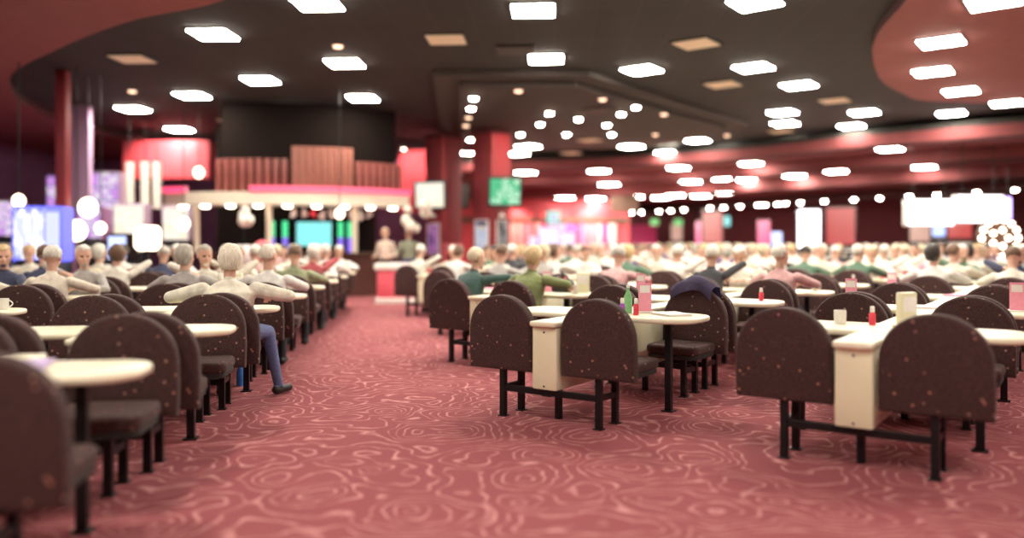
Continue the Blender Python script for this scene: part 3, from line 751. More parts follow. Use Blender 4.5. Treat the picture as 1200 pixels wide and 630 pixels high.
# things on the two nearest tables
c00 = O0+n2v*.88; c10 = c00+r2*PR; cA = c00-r2*PR+n2v*PN
def pt(c, a, b_): return c+r2*a+n2v*b_
sl0 = 'first table, front row of the right block'
p = pt(c00, .56, .03); put_item(0, (p.x, p.y, TT), .3, 'white ticket pad on the bare right end of the front centre table')
p = pt(c00, .29, .12); put_item(2, (p.x, p.y, TT), -.3, 'pink card stand in the middle of the front centre table')
p = pt(c00, .19, .02); put_item(4, (p.x, p.y, TT), 0, 'green bottle beside the card stand on the front centre table')
p = pt(c00, .22, -.14); put_item(7, (p.x, p.y, TT), 0, 'purple dabber before the green bottle on the front centre table')
p = pt(c00, .33, -.12); put_item(5, (p.x, p.y, TT), 0, 'red dabber near the card stand on the front centre table')
p = pt(c10, -.10, .10); put_item(5, (p.x, p.y, TT), 0, 'red dabber pen on the front right table behind its cream end cap')
p = pt(c10, -.30, .06); put_item(3, (p.x, p.y, TT), 1, 'white mug on the front right table beside the red dabber')
p = pt(c10, .35, .02); put_item(0, (p.x, p.y, TT), 1, 'white ticket pad on the front right table')
p = pt(c10, .12, .10); put_item(6, (p.x, p.y, TT), .4, 'cream ticket terminal on the front right table')
p = pt(cA, .30, -.02); put_item(2, (p.x, p.y, TT), -.2, 'pink card stand in front of the woman in green')
p = pt(cA, .70, -.08); put_item(3, (p.x, p.y, TT), 1.2, 'white mug at the right end of the table of the two players')
p = pt(cA, -.20, -.02); put_item(0, (p.x, p.y, TT), .4, 'white ticket pad between the two players')
p = pt(cA, -.55, .12); put_item(1, (p.x, p.y, TT), .1, 'pink ticket pad at the far left of the two players table')
# handbag on the table beside the woman in green
p = pt(cA, .68, .13); put_item(6, (p.x, p.y, TT), -.2, 'cream ticket terminal at the right end of the table of the two players')
p = pt(cA, .36, .17)
e = empty('handbag', (p.x, p.y, TT+.001), -.4); tag(e, 'slouched black handbag on the table by the woman in green', 'handbag')
MB().loft([[Vector((x*s_, y*s_, z)) for x, y in rounded_rect(.32, .16, .06, 5)] for s_, z in ((.95, 0), (1.12, .03), (1.08, .08), (.95, .13), (.75, .15))]).build('body', 'leather', e, ang=60)
mb = MB(); pts = [(.11*math.cos(PI*k/10), 0, .13+.07*math.sin(PI*k/10)) for k in range(11)]
for a, b_ in zip(pts, pts[1:]): mb.tube(a, b_, .009, n=8)
mb.build('handle', 'leather', e)
# coats thrown over the backs of two seats
def coat(c, rz, mat, label):
    mb = MB(); n = 26; rr = random.Random(2); rings = []
    prof = [(-.12, -.09), (-.108, -.03), (-.09, .0), (-.03, .025), (.03, .03), (.09, .01), (.115, -.03), (.135, -.07)]
    b = bmesh.new(); g = []
    for u in range(n):
        x = -.19+.38*u/(n-1); drop = -.085*(x/.19)**2
        g.append([b.verts.new((x, y+.012*math.sin(23*x+k), z+drop+.010*math.sin(17*x+2*k))) for k, (y, z) in enumerate(prof)])
    for u in range(n-1):
        for k in range(len(prof)-1): b.faces.new((g[u][k], g[u+1][k], g[u+1][k+1], g[u][k+1]))
    bmesh.ops.solidify(b, geom=b.faces[:], thickness=.022); mb.merge(b)
    o = mb.build('coat', mat, None, c, ang=80); o.rotation_euler = (0, 0, rz); return tag(o, label, 'coat')
plain('coat_violet', (.10, .08, .16), .8, scale=25); plain('coat_black', (.03, .03, .035), .8, scale=25)
q = pt(c00, .41, .872); coat((q.x, q.y, .985), -th, 'coat_violet', 'dark violet coat draped over the seat behind the front centre table')

# hero players
seatA = cA-n2v*.63-r2*.41; seatB = cA-n2v*.63+r2*.41
o, hd, R = person('person', dict(lean=.42, head=(-.55, .10), wl=(-.05, .42, TH+.11), wr=(.34, .52, TH+.14), twist=-.4, fr=.009, curl=.4, smooth=4), .0065)
o.location = (seatA.x, seatA.y, .466); o.rotation_euler = (0, 0, -th); o.color = (.055, .115, .105, 1)
tag(o, 'white-haired person in dark green jacket leaning forward and reaching right', 'person', 'players in the right block'); hh = hair(o, hd, R, 'short', 1.06); hh.color = (.85, .74, .55, 1)
o, hd, R = person('person', dict(lean=.30, head=(.05, .42), wl=(-.20, .36, TH+.07), wr=(.36, .33, TH+.07), fr=.009, curl=.5, w=1.08, smooth=4), .0065)
o.location = (seatB.x, seatB.y, .466); o.rotation_euler = (0, 0, -th); o.color = (.26, .31, .12, 1)
tag(o, 'blond person in olive green sweater writing at the table, seen from behind', 'person', 'players in the right block'); hh = hair(o, hd, R, 'bob', 1.10); hh.color = (.75, .56, .30, 1)

# ------------------------------------------------------------------ left block of tables
tl = math.radians(9); rl = Vector((math.cos(tl), math.sin(tl))); nl = Vector((-math.sin(tl), math.cos(tl)))
OPPL = .78; LP = 1.74
lrows = []
for j in range(0, 8):
    for q in range(0, 5):
        c = Vector((-2.40, 3.58))+Vector((-.20*j, LP*j))-rl*PR*q
        if c.y > 16.6 or px_of(c) < -260 or not clear_of(c, 1.55): continue
        lrows.append((j, q, c))
for j, q, c in lrows:
    sl = '%s table of %s, left block' % (ordn(q+1), rowname(j))
    table_at(c, tl, 'cream round-ended bingo table on black legs, %s' % sl, P_TABS, 'bingo tables left of the aisle')
    twin_at(c-nl*OPPL, tl, 'brown dotted twin seat, near side of %s' % sl, 'twin seats left of the aisle')
    twin_at(c+nl*OPPL, tl+PI, 'brown dotted twin seat, far side of %s' % sl, 'twin seats left of the aisle')
    occ = .0 if (j <= 2 and q == 0) else (.45 if j < 3 else .6)
    fill(c, tl, rl, nl, OPPL, sl, c.y, occ, (0 if q == 0 else -1) if j < 3 else 2, grp_s='players in the left block')
def lc(j, q=0): return next(c for jj, qq, c in lrows if jj == j and qq == q)
def lseat(j, sg, s): c = lc(j); return c+nl*sg*(OPPL-.25)+rl*s*.41
s_ = lseat(2, -1, 1)
o, hd, R = person('person', dict(lean=.16, head=(.2, .2), wl=(-.34, .30, TH+.07), wr=(.34, .24, TH+.075), w=1.22, legs={1: ((.27, .33, .075), (.36, .30, -.375)), -1: ((-.11, .385, .076), (-.11, .30, -.375))}, curl=.5, smooth=4), .0085, 'jeans')
o.location = (s_.x, s_.y, .466); o.rotation_euler = (0, 0, tl); o.color = (.90, .86, .72, 1)
tag(o, 'white-haired person in cream sweater and jeans with both arms spread, left of the aisle', 'person'); hh = hair(o, hd, R, 'bob', 1.12); hh.color = (.90, .84, .68, 1)
s_ = lseat(3, -1, 1)
for jj, hc, tcx, lb in ((3, (.88, .82, .7), (.9, .88, .84), 'white-haired person in white top by the aisle, behind the person in cream'), (4, (.2, .12, .07), (.34, .38, .22), 'dark-haired person in olive top by the aisle before the bar')):
    s_ = lseat(jj, -1, 1)
    doomed = []
    # clear anyone the loop put in this seat
    for x in [ob for ob in COL.objects]:
        if x.parent is None and x.get('category') == 'person' and (x.location.xy-s_).length < .15: doomed.append(x)
    for x in doomed: kill(x)
    seat_person(2 if jj == 3 else 0, 0, (s_.x, s_.y, .466), tl, hc, tcx, lb)
p = lc(0)+rl*.20+nl*.05; put_item(8, (p.x, p.y, TT), .3, 'lilac ticket pad on the near left table by the aisle')
p = lc(0)-rl*.10-nl*.05; put_item(0, (p.x, p.y, TT), -.3, 'white ticket pad on the near left table by the aisle')
p = lc(1)+rl*.1; put_item(0, (p.x, p.y, TT), .2, 'white ticket pad on the second table left of the aisle')
pb = copy_tree(ITEMS[4][0]); b0 = at_d(290, 440, 7.6); pb.location = (b0.x, 7.4, .001); tag(pb, 'blue bottle standing on the carpet beside the left aisle seats', 'bottle')
for ch in pb.children:
    if ch.name.startswith('body'): ch.data = ch.data.copy(); ch.data.materials.clear(); ch.data.materials.append(M['bottle_blue'])

# remove prototypes
for o in [P_TWIN, P_TAB, P_TABS]+[x[0] for x in ITEMS]+[x[0] for x in PEOPLE]: kill(o)

# ------------------------------------------------------------------ columns, screens, posters
CR = math.radians(-42)
def column(x, y, w, ztop, label):
    e = empty('column', (x, y, 0), CR); tag(e, label, 'column', 'red columns', 'thing')
    MB().box((0, 0, ztop/2), (w, w, ztop-.004), .012).build('shaft', 'column_red', e)
    MB().box((0, 0, .06), (w+.04, w+.04, .116), .008).build('plinth', 'brown_trim', e)
    MB().box((0, 0, ztop-.06), (w+.03, w+.03, .10), .006).build('collar', 'wall_dark', e)
    return e
colB = Vector((-.56, 22.3)); colA = Vector((-1.96, 23.2))
column(colB.x, colB.y, .74, 4.386, 'red square column with green bingo screen and two posters')
column(colA.x, colA.y, .74, 4.386, 'red square column with pale screen, beside the bar')
def tv(name, px, py, d, w, h, rz, scr, label, tilt=.10):
    p = at_d(px, py, d); e = empty(name, p, rz); e.rotation_euler = (tilt, 0, rz); tag(e, label, 'screen')
    MB().box((0, .03, 0), (w, .05, h), .012).build('bezel', 'black_plastic', e)
    o = MB().quad(w-.12, h-.12).build('display', scr, e, smooth=False); o.location = (0, .0035, 0)
    MB().tube((0, .055, 0), (0, .28, 0), .03).build('wall_mount', 'black_metal', e); return e
tv('television', 592, 224.5, 21.55, .93, .80, math.radians(14), 'screen_bingo', 'screen showing a green bingo grid on the front red column')
tv('television', 503.5, 228.5, 22.6, .93, .80, math.radians(-12), 'screen_pale', 'bright cream screen on the red column beside the bar')
t3 = tv('television', 648.5, 254.5, 35.45, .72, .68, 0, 'screen_teal', 'small teal screen showing a two-digit number at the stage')
fc = bpy.data.curves.new('digits', 'FONT'); fc.body = '75'; fc.size = .34; fc.align_x = 'CENTER'; fc.align_y = 'CENTER'; fc.extrude = .002
fo = bpy.data.objects.new('digits', fc); COL.objects.link(fo); dg = bpy.context.evaluated_depsgraph_get(); me = bpy.data.meshes.new_from_object(fo.evaluated_get(dg)); bpy.data.objects.remove(fo)
fo = bpy.data.objects.new('digits', me); COL.objects.link(fo); fo.parent = t3; fo.location = (0, -.004, 0); fo.rotation_euler = (PI/2, 0, 0); me.materials.append(M['dab_purple'])
def poster(colc, face, z, w, h, mat, label, off=0):
    a = CR-(0 if face == 'l' else -PI/2)
    nrm = Vector((math.sin(a), -math.cos(a))); tv_ = Vector((math.cos(a), math.sin(a)))
    p = colc+nrm*(.37+.022)+tv_*off
    e = empty('poster', (p.x, p.y, z), a); tag(e, label, 'poster', 'framed posters on the columns')
    fr = MB()
    for sx, sz, ww, hh_ in ((0, 1, w, .03), (0, -1, w, .03), (1, 0, .03, h), (-1, 0, .03, h)): fr.box((sx*(w/2-.015), 0, sz*(h/2-.015)), (ww, .03, hh_))
    fr.build('frame', 'white_plastic', e, smooth=False)
    q = MB().quad(w-.05, h-.05).build('print', mat, e, smooth=False); q.location = (0, -.004, 0); return e
plain('navy', (.03, .03, .16), .6); plain('yellow', (.8, .6, .15), .6)
pz = 1.3+7.5/950*22
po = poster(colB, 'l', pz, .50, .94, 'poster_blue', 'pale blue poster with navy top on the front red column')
MB().box((0, -.006, .37), (.40, .003, .12)).build('banner', 'navy', po, smooth=False); MB().ball((0, -.006, .26), .07, (1, .05, .8)).build('emblem', 'yellow', po)
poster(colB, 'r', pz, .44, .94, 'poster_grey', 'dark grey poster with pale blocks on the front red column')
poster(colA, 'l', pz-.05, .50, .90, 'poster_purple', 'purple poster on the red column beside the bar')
p = at_d(545.5, 230, 21.9); o = MB().box((0, 0, 0), (.20, .24, .66), .02).build('loudspeaker', 'black_plastic', None, p)
e = empty('loudspeaker', p); o.parent = e; o.location = (0, 0, 0); o.name = 'cabinet'; tag(e, 'tall black loudspeaker hung between the two red columns', 'loudspeaker')
MB().box((0, -.122, 0), (.16, .008, .58), .002).build('grille', 'grille', e); MB().tube((0, 0, .33), (0, 0, 4.385-p.z), .012, n=8).build('hanging_rod', 'black_metal', e)
p = at_d(588, 253, 21.75); e = empty('security_camera', p); tag(e, 'white dome camera under the green bingo screen', 'camera')
MB().ball((0, 0, 0), .08, (1, 1, .9)).build('dome', 'white_plastic', e); MB().ball((.01, -.05, -.045), .045).build('lens', 'black_plastic', e); MB().box((-.0, .10, .03), (.05, .22, .05)).build('arm', 'white_plastic', e)
p = at_d(507, 252.5, 22.55); o = MB().box((0, 0, 0), (.14, .05, .09), .02).build('wall_sensor', 'white_plastic', None, p); tag(o, 'small white sensor on the column under the cream screen', 'sensor')
# red barrier rail beside the column
p = at_d(531, 300, 20.5); e = empty('barrier', (p.x, 20.5, 0)); tag(e, 'pink red rail barrier at the foot of the columns', 'barrier')
for s in (-1, 1):
    MB().tube((.22*s, 0, .02), (.22*s, 0, 1.28), .022).build('post', 'panel_pink', e)
    MB().lathe([(.10, 0), (.10, .012), (.03, .02)], 18, (.22*s, 0, .002)).build('base', 'panel_pink', e)
for z in (1.27, 1.07): MB().tube((-.22, 0, z), (.22, 0, z), .018).build('rail', 'panel_pink', e)

# ------------------------------------------------------------------ round bar with fins
BC = Vector((-5.9, 22.6)); BR = 4.35
def arc(R, a0, a1, n): return [BC+Vector((R*math.cos(a0+(a1-a0)*k/n), R*math.sin(a0+(a1-a0)*k/n))) for k in range(n+1)]
A0, A1 = math.radians(240), math.radians(321)
def ringwall(R, th_, z0, z1, a0=A0, a1=A1, n=36):
    o = arc(R, a0, a1, n); i = arc(R-th_, a0, a1, n); mb = MB()
    b = bmesh.new(); rows_ = [[b.verts.new((p.x, p.y, z)) for p in pp] for pp, z in ((o, z0), (o, z1), (i, z1), (i, z0))]
    for a in range(4):
        for k in range(n): b.faces.new((rows_[a][k], rows_[a][k+1], rows_[(a+1) % 4][k+1], rows_[(a+1) % 4][k]))
    b.faces.new([r[0] for r in rows_]); b.faces.new([r[-1] for r in rows_][::-1]); bmesh.ops.recalc_face_normals(b, faces=b.faces[:]); return mb.merge(b)
be = empty('bar_canopy', (0, 0, 0)); tag(be, 'curved cream bar canopy with pink neon edge and upright red fins', 'bar canopy')
ringwall(BR, .9, 2.18, 2.47).build('fascia', 'fascia', be)
ringwall(BR+.06, .12, 2.475, 2.60, math.radians(270), A1).build('neon_strip', 'neon_pink', be)
ringwall(BR+.06, .12, 2.475, 2.60, A0, math.radians(249)).build('neon_strip', 'neon_pink', be)
ringwall(BR-.5, .12, 2.475, 4.56, math.radians(257)).build('back_wall', 'bar_dark', be)
nf = 24
for k in range(nf):
    a = math.radians(257)+(A1-math.radians(257))*(k+.5)/nf
    if math.radians(281.5) < a < math.radians(302): continue
    p = BC+Vector((math.cos(a), math.sin(a)))*(BR-.28)
    o = MB().box((0, 0, 2.86), (.13, .10, .76), .01).build('fin', 'fin', be); o.location = (p.x, p.y, 0); o.rotation_euler = (0, 0, a+PI/2)
sp = ringwall(BR-.12, .10, 2.475, 3.52, math.radians(282), math.radians(301), 10).build('slat_panel', 'slat', be)
for k in range(9):
    a = math.radians(283+17*k/8); p = BC+Vector((math.cos(a), math.sin(a)))*(BR-.10)
    o = MB().box((0, 0, 3.0), (.06, .05, 1.0), .008).build('slat', 'slat', sp); o.location = (p.x, p.y, 0); o.rotation_euler = (0, 0, a+PI/2)
for k in range(9):
    a = math.radians(243+75*k/8); p = BC+Vector((math.cos(a), math.sin(a)))*(BR-.35)
    o = MB().lathe([(0, 0), (.10, 0), (.09, -.05), (0, -.06)], 16).build('soffit_lamp', 'bulb_warm', be); o.location = (p.x, p.y, 2.178)
bc = empty('bar_counter', (0, 0, 0)); tag(bc, 'dark curved bar counter under the cream canopy', 'bar counter')
ringwall(BR-1.0, .12, .003, 1.02).build('front', 'counter', bc); ringwall(BR-.85, .55, 1.022, 1.075).build('worktop', 'brown_trim', bc)
bw = empty('bar_wall', (0, 0, 0)); tag(bw, 'dark back wall of the bar behind the screens', 'bar wall', None, 'structure')
ringwall(2.2, .12, .003, 4.43, math.radians(190), math.radians(350)).build('wall', 'bar_dark', bw)
for k in range(3):
    a = math.radians((246, 274, 304)[k]); p = BC+Vector((math.cos(a), math.sin(a)))*(BR-.55)
    o = struct(MB().tube((p.x, p.y, 1.08), (p.x, p.y, 2.178), .07).build('column_bar', 'fascia'))
def on_bar(px, py, R):
    """point on the circle of radius R about the bar's centre, seen at px"""
    s = (px-600)/FPX; v = Vector((s, 1)); A = v.dot(v); B = -2*v.dot(BC); C = BC.dot(BC)-R*R; t = (-B-math.sqrt(max(B*B-4*A*C, 0)))/(2*A)
    return Vector((s*t, t, CAMZ+(HY-py)/FPX*t)), math.atan2(s*t-BC.x, -(t-BC.y))
p, a = on_bar(368, 274, 2.35); e = empty('television', p, math.radians(8)); tag(e, 'wide cyan screen on the bar back wall', 'screen')
MB().box((0, .03, 0), (.92, .05, .66), .012).build('bezel', 'black_plastic', e); MB().quad(.86, .60).build('display', 'screen_cyan', e, smooth=False)
for q, px in enumerate((319, 334, 399, 410)):
    p, a = on_bar(px, 270, 2.42); e = empty('light_column', (p.x, p.y, .003)); tag(e, 'green and purple glowing light tube in the bar, %s from the left' % ordn(q+1), 'light column', 'glowing tubes in the bar')
    MB().tube((0, 0, 0), (0, 0, 1.0), .075, n=14).build('stand', 'black_metal', e)
    MB().tube((0, 0, 1.002), (0, 0, 1.45), .065, n=16).build('purple_tube', 'led_purple', e); MB().tube((0, 0, 1.452), (0, 0, 1.85), .065, n=16).build('green_tube', 'led_green', e)
# festive garland under the canopy
p0 = at_d(342, 246, 18.6)
for q in range(9):
    px = 345+11*q; p = at_d(px, 250, 18.65); bb = BR-.62; p.y = BC.y-math.sqrt(bb*bb-(p.x-BC.x)**2); p.x = (px-600)/FPX*p.y; p.z = 1.985+.02*math.sin(q*1.7); mb = MB()
    for t in range(7): mb.ball((random.uniform(-.045, .045), random.uniform(-.05, .05), random.uniform(-.08, .08)), random.uniform(.04, .055), u=10, v=7)
    mb.tube((0, 0, 0), (0, 0, 2.1795-p.z), .008, n=6)
    o = mb.build('hanging_garland', 'red_deco' if q in (2, 5) else 'tinsel', None, p); tag(o, '%s festive garland bunch under the canopy, %s from the left' % ('red' if q in (2, 5) else 'pale pink', ordn(q+1)), 'decoration', 'garland under the canopy')
# white balloon clusters
def balloons(px, py, d, n, rad, label, mat='balloon', s=1.0):
    p = at_d(px, py, d); e = empty('balloon_cluster', p); tag(e, label, 'balloon cluster', 'balloon clusters'); rr = random.Random(px)
    for k in range(n):
        mb = MB(); q = Vector((rr.uniform(-1, 1)*rad, rr.uniform(-.5, .5)*rad, rr.uniform(-1, 1)*rad)); r = rr.uniform(.09, .13)*s
        mb.ball(q, r, (1, 1, 1.15), 14, 10); mb.tube(q-Vector((0, 0, r*1.25)), q-Vector((0, 0, r*1.1)), .02, .006, 8); mb.build('balloon', mat, e)
    MB().tube((0, 0, -.1), (0, 0, -p.z+.004), .008, n=6).build('pole', 'black_metal', e)
balloons(487, 252, 18.8, 9, .30, 'cluster of white balloons beside the bar and column')
balloons(286, 252, 17.3, 5, .14, 'small cluster of pale balloons under the canopy')
# red and white display at the bar, desk and white box
p = at_d(285, 300, 16.0); e = empty('prize_display', (p.x, 16.6, .003)); tag(e, 'pale and red round-topped display stand before the dark bar', 'display stand')
MB().box((0, 0, .40), (.7, .4, .8), .03).build('base', 'cloth_white', e); MB().ball((-.14, 0, 1.02), .25, (1.1, .8, 1)).build('pale_bundle', 'tinsel', e); MB().ball((.20, -.02, 1.10), .24, (.9, .7, 1.1)).build('red_bundle', 'desk_pink', e)
p = at_d(464, 320, 17.5); e = empty('reception_desk', (p.x, 17.8, .003)); tag(e, 'pink fronted desk with white cloth at the end of the aisle', 'desk')
MB().box((0, 0, .42), (.82, .6, .60), .02).build('front', 'desk_pink', e); MB().box((0, 0, .06), (.9, .64, .12), .01).build('base', 'cloth_white', e)
MB().prism(rounded_rect(.95, .7, .06), .722, .86, .03, 3).build('cloth', 'cloth_white', e)
# standing people
o, hd, R = person('person', dict(seated=False, lean=.02, head=(0, .0), wl=(-.27, .03, .86), wr=(.25, .14, .98), stride=.4, curl=.4), .0105, 'jeans')
p = at_d(479, 300, 19.4); o.location = (p.x, 19.4, .006); o.rotation_euler = (0, 0, .2); o.color = (.26, .27, .19, 1); tag(o, 'standing person in grey green shirt and jeans, back turned, beside the column', 'person'); hh = hair(o, hd, R, 'short', .98); hh.color = (.30, .18, .11, 1)
o, hd, R = person('person', dict(seated=False, lean=.03, head=(.3, .1), wl=(-.20, .20, .98), wr=(.2, .22, .98), w=.92, curl=.5), .0105)
p = at_d(452, 300, 18.9); o.location = (p.x, 18.9, .006); o.rotation_euler = (0, 0, PI-.3); o.color = (.75, .60, .5, 1); tag(o, 'standing person with pale top behind the pink desk', 'person'); hh = hair(o, hd, R, 'bob', 1.05); hh.color = (.62, .44, .30, 1)

# red lit bulkhead left of the bar and its lamp
o = struct(MB().box((-10.1, 23.9, 3.75), (2.5, .5, 1.1)).build('wall_bulkhead', 'wall_red', smooth=False))
o = struct(MB().box((-3.0, 26.2, 3.3), (1.3, .3, 2.0)).build('wall_bulkhead', 'wall_red', smooth=False))
# ------------------------------------------------------------------ arcade on the left
def arcade(px, py, d, w, h, scr, edge, label, rz=0):
    p = at_d(px, py, d); e = empty('game_machine', (p.x, d, .003), rz); tag(e, label, 'game machine', 'game machines')
    zb = p.z-h/2
    MB().box((0, .35, zb/2), (w*.95, .6, zb-.004), .03).build('cabinet', 'black_plastic', e); MB().box((0, .30, p.z), (w+.1, .5, h+.1), .05).build('head', edge, e)
    q = MB().quad(w, h).build('display', scr, e, smooth=False); q.location = (0, .045, p.z-.003)
    MB().box((0, .0, zb-.22), (w*.9, .3, .06), .02).build('button_deck', 'white_plastic', e)
    return e
plain('panel_lilac2', (.55, .38, .52), .6)
screen_grid('screen_bluewhite', (.62, .66, 1), (1, 1, 1), (.28, .30, 1), 3, 1, 1.3, .3)
arcade(42, 274, 13.5, .72, .84, 'screen_bluewhite', 'screen_edge', 'large game machine with blue-white screen beside the red post', .15)
arcade(136, 290, 15.0, .32, .42, 'screen_blue', 'bar_dark', 'small game machine with pale blue screen left of the bar', .1)
arcade(103, 262, 17.0, .5, .6, 'screen_slots', 'wall_purple', 'game machine with pink and white screen behind the lit box', .1)
arcade(118, 235, 22.0, .9, 1.5, 'screen_slots', 'panel_lilac2', 'tall game machine with bright front behind the lilac post', .1)
arcade(150, 262, 20.0, .7, .9, 'screen_pale', 'panel_lilac2', 'game machine with cream screen below the hanging tubes', .1)
arcade(205, 262, 20.5, .6, .8, 'screen_pale', 'panel_lilac2', 'game machine with cream screen at the left end of the bar', .1)
arcade(75, 230, 24.0, 1.0, 1.2, 'screen_slots', 'panel_lilac2', 'large game machine with violet front at the back of the arcade', .1)
arcade(0, 256, 19.0, .7, .8, 'screen_slots', 'wall_purple', 'game machine with violet screen at the far left', .2)
p = at_d(173, 279, 14.5); e = empty('lit_box', (p.x, 14.5, .003)); tag(e, 'glowing white lamp box on a stand left of the bar', 'lamp')
MB().tube((0, 0, .02), (0, 0, p.z-.2), .03).build('stand', 'black_metal', e); MB().lathe([(.16, 0), (.16, .015), (.04, .03)], 18).build('base', 'black_metal', e); MB().box((0, 0, p.z), (.46, .2, .44), .10, 4).build('shade', 'lamp_warm', e)
for px, d, c_, lb in ((74, 15.5, 'column_red', 'slim red post beside the blue screen machine'), (95, 19.5, 'panel_lilac', 'pale lilac post behind the slim red post')):
    if c_ == 'panel_lilac': plain('panel_lilac', (.50, .32, .50), .6)
    x = (px-600)/FPX*d; e = empty('post', (x, d, .002)); tag(e, lb, 'post', None, 'thing')
    hz = (CZ if inpoly(x, d, HOLE) else SZ)-.006; MB().box((0, 0, hz/2+.001), (.20 if d < 17 else .45, .2, hz), .01).build('shaft', c_, e); MB().box((0, 0, .06), (.30 if d < 17 else .5, .3, .116), .01).build('plinth', 'black_plastic', e)
for q, (px, py, d, r) in enumerate([(22, 235, 14, .10), (103, 243, 16, .17), (118, 267, 16, .10), (90, 270, 15, .17), (233, 202, 20, .12), (398, 250, 17.4, .10), (215, 262, 17, .12)]):
    p = at_d(px, py, d); e = empty('globe_lamp', p); tag(e, 'round glowing globe lamp hanging left of the columns, %s' % ['far left over the blue screen', 'largest by the lilac post', 'small, by the pink screen', 'low beside the lilac post', 'high on the red bulkhead', 'by the cyan screen', 'left end of the canopy'][q], 'lamp', 'globe lamps')
    MB().ball((0, 0, 0), r, (1, 1, 1.15)).build('globe', 'lamp_warm', e); MB().tube((0, 0, r*1.15), (0, 0, (CZ if inpoly(p.x, p.y, HOLE) else SZ)-p.z-.004), .01, n=6).build('cord', 'black_metal', e)
for q, px in enumerate((152, 170, 184)):
    p = at_d(px, 210, 21); e = empty('glass_pendant', (p.x, 21, 2.2)); tag(e, 'pale tall pendant tube hanging before the bulkhead, %s from the left' % ordn(q+1), 'lamp', 'pendant tubes')
    MB().tube((0, 0, 0), (0, 0, 1.2), .11, n=16).build('tube', 'balloon', e); MB().tube((0, 0, 1.2), (0, 0, (CZ if inpoly(p.x, p.y, HOLE) else SZ)-2.206), .01, n=6).build('cord', 'black_metal', e)

# ------------------------------------------------------------------ right background
def signbox(name, px, py, d, w, h, mat, label, rz=0, edge='white_plastic', hang=3.0, dep=.25):
    p = at_d(px, py, d); e = empty(name, p, rz); tag(e, label, 'lit sign', 'lit signs on the right')
    MB().box((0, dep/2+.01, 0), (w+.06, dep, h+.06), .03).build('case', edge, e); MB().box((0, 0, 0), (w, .02, h), .008).build('face', mat, e)
    for s in (-1, 1): MB().tube((s*w*.35, dep/2, h/2+.03), (s*w*.35, dep/2, hang-p.z), .012, n=6).build('hanger', 'black_metal', e)
    return e
signbox('lit_sign', 1091, 249, 22.0, 1.24, .66, 'sign_white', 'long white glowing sign over the right machines, its left half', 0, hang=3.995)
signbox('lit_sign', 1149, 244.5, 22.0, 1.24, .70, 'sign_white', 'long white glowing sign over the right machines, its violet-ended right half', 0, hang=3.995)
p = at_d(1181, 244, 21.9); o = MB().box((0, 0, 0), (.16, .1, .6), .03).build('sign_end', 'sign_violet', None, p)
e = empty('lit_sign', p); o.parent = e; o.location = (0, 0, 0); tag(e, 'violet glowing end piece of the long white sign', 'lit sign'); MB().tube((0, 0, .3), (0, 0, 3.995-p.z), .012, n=6).build('hanger', 'black_metal', e)
def machine(px, py, d, w, h, mat, label, edge='black_plastic'):
    p = at_d(px, py, d); e = empty('slot_machine', (p.x, d, .003), -math.atan2(p.x, d)); tag(e, label, 'slot machine', 'slot machines on the right')
    zb = p.z-h/2
    MB().box((0, .32, zb/2), (w, .6, zb-.004), .03).build('cabinet', edge, e); MB().box((0, .28, p.z), (w, .5, h), .04).build('head', edge, e)
    MB().box((0, .02, p.z), (w*.86, .03, h*.9), .01).build('display', mat, e); MB().box((0, -.03, zb-.12), (w*.9, .22, .06), .02).build('button_deck', 'white_plastic', e)
machine(948, 268, 25.5, .75, 1.3, 'sign_white', 'slot machine with bright white screen in the middle right bay')
machine(821, 275, 34, .45, 1.2, 'led_pink', 'slot machine with narrow pink lit front, third bay')
machine(895, 272, 30, .50, .95, 'led_pink', 'slot machine with pink lit front between the two bays')
machine(910, 280, 29, .42, .55, 'screen_blue', 'slot machine with small blue screen beside the pink one')
machine(835, 266, 33, .9, 1.4, 'box_pink', 'tall red lit machine beside the narrow pink one')
machine(985, 265, 26, 1.0, 1.3, 'box_pink', 'tall red lit machine right of the bright white screen')
machine(1125, 268, 23, .7, .6, 'box_pink', 'red lit machine under the long white sign')
machine(1078, 272, 23.5, .6, .6, 'lamp_dim', 'pale lit machine under the left end of the long white sign') if lamp('lamp_dim', (1, .55, .42), .6) else 0
machine(1100, 268, 24, .4, .5, 'screen_blue', 'pale blue machine under the middle of the long white sign')
machine(793, 272, 39, .6, .9, 'lamp_dim', 'pale lit machine at the far end under the green signs')
for q, (px, py) in enumerate([(767, 260), (795, 260.5)]):
    p = at_d(px, py, 38); e = empty('exit_sign', p); tag(e, 'small green lit exit sign on the dark far wall, %s' % ('left of two' if q == 0 else 'right of two'), 'sign', 'green exit signs')
    MB().box((0, .04, 0), (.40, .06, .30), .02).build('case', 'white_plastic', e); MB().box((0, 0, 0), (.36, .012, .26), .004).build('face', 'exit_green', e); MB().tube((0, .04, .15), (0, .04, 3.275-p.z), .012, n=6).build('hanger', 'black_metal', e)
p = at_d(852, 259, 33); e = empty('lit_sign', p); tag(e, 'small teal lit sign hanging over the red machine', 'lit sign'); MB().box((0, 0, 0), (.24, .08, .40), .03).build('face', 'screen_cyan', e); MB().tube((0, 0, .2), (0, 0, 3.275-p.z), .012, n=6).build('hanger', 'black_metal', e)
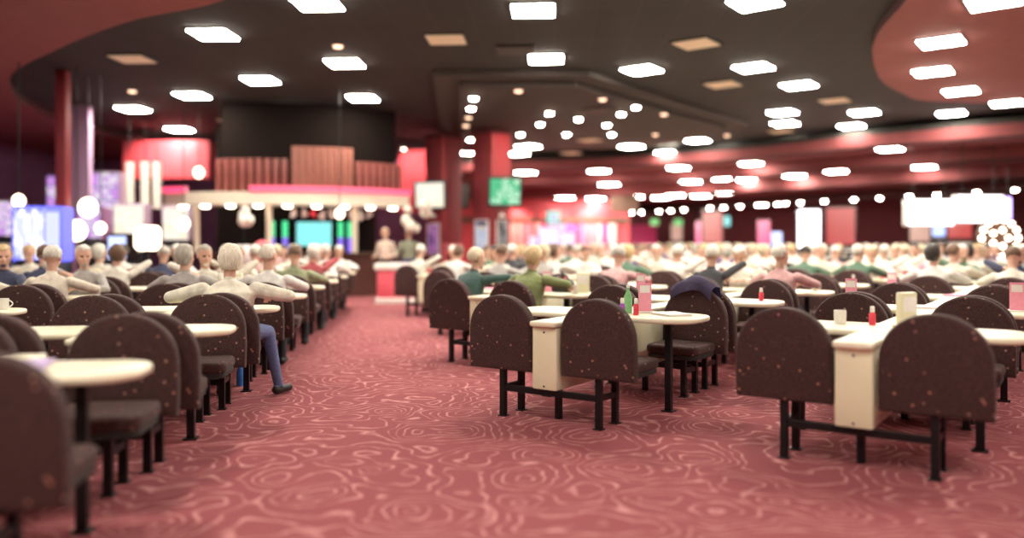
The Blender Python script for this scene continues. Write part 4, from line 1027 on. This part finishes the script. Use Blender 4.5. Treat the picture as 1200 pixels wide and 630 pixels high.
# bulb-studded round topper on the far right
p = at_d(1172, 279, 19.5); e = empty('bulb_topper', (p.x, 19.5, .003)); tag(e, 'round topper studded with warm bulbs on a stand, far right', 'lamp')
MB().tube((0, .1, 0), (0, .1, p.z), .06).build('stand', 'black_metal', e); MB().lathe([(.25, 0), (.25, .02), (.06, .03)], 18, (0, .1, 0)).build('base', 'black_metal', e)
MB().tube((0, .02, p.z), (0, .12, p.z), .52, n=28).build('disc', 'brown_trim', e)
for k in range(14):
    a = 2*PI*k/14; MB().ball((.44*math.cos(a), .0, p.z+.44*math.sin(a)), .055).build('bulb', 'bulb_warm', e)
for k in range(5):
    a = 2*PI*k/5; MB().ball((.2*math.cos(a), .0, p.z+.2*math.sin(a)), .055).build('bulb', 'bulb_warm', e)
# prize machines before the stage
for q, (px, py, w, h) in enumerate([(643, 280, .9, 1.0), (663, 283, .8, .8), (630, 285, .75, .6), (652, 271, .8, .7)]):
    p = at_d(px, py, 31+.6*q); e = empty('stage_machine', (p.x, 31+.6*q, .003)); tag(e, 'violet-white lit machine before the stage wall, %s' % ['middle one', 'right one', 'left low one', 'tall one at the rear'][q], 'game machine', 'lit machines before the stage')
    zb = p.z-h/2; MB().box((0, .3, zb/2), (w*.9, .5, zb-.004), .03).build('cabinet', 'wall_purple', e); MB().box((0, .3, p.z), (w, .5, h), .06).build('head', 'wall_purple', e)
    o = MB().quad(w*.88, h*.85).build('display', 'screen_stage', e, smooth=False); o.location = (0, .042, p.z)
# wall washers over the stage wall and red washes by the bar
def spot(px, loc, tgt, energy, col, size, name, label):
    ld = bpy.data.lights.new(name, 'SPOT'); ld.energy = energy; ld.color = col; ld.spot_size = size; ld.spot_blend = .4; ld.shadow_soft_size = .05
    o = bpy.data.objects.new(name, ld); COL.objects.link(o); o.location = loc; o.rotation_euler = (Vector(tgt)-Vector(loc)).to_track_quat('-Z', 'Y').to_euler(); return o
for q, px in enumerate((606, 651, 690)):
    x = (px-600)/FPX*35.5; spot(px, (x, 35.35, 3.15), (x, 35.75, 1.6), 420, (1, .5, .42), math.radians(95), 'wall_washer', '')
spot(0, (-10.1, 22.6, 4.1), (-10.1, 23.6, 3.6), 330, (1, .55, .5), math.radians(110), 'bulkhead_wash', '')
spot(0, (-3.2, 25.0, 4.1), (-3.0, 26.0, 3.3), 260, (1, .55, .5), math.radians(110), 'bulkhead_wash', '')
spot(0, (1.2, 20.5, 4.3), (-.3, 22.0, 3.2), 420, (1, .6, .5), math.radians(60), 'column_wash', '')

w = bpy.data.worlds.new('world'); scn.world = w; w.use_nodes = True; w.node_tree.nodes['Background'].inputs[0].default_value = (.06, .04, .04, 1)
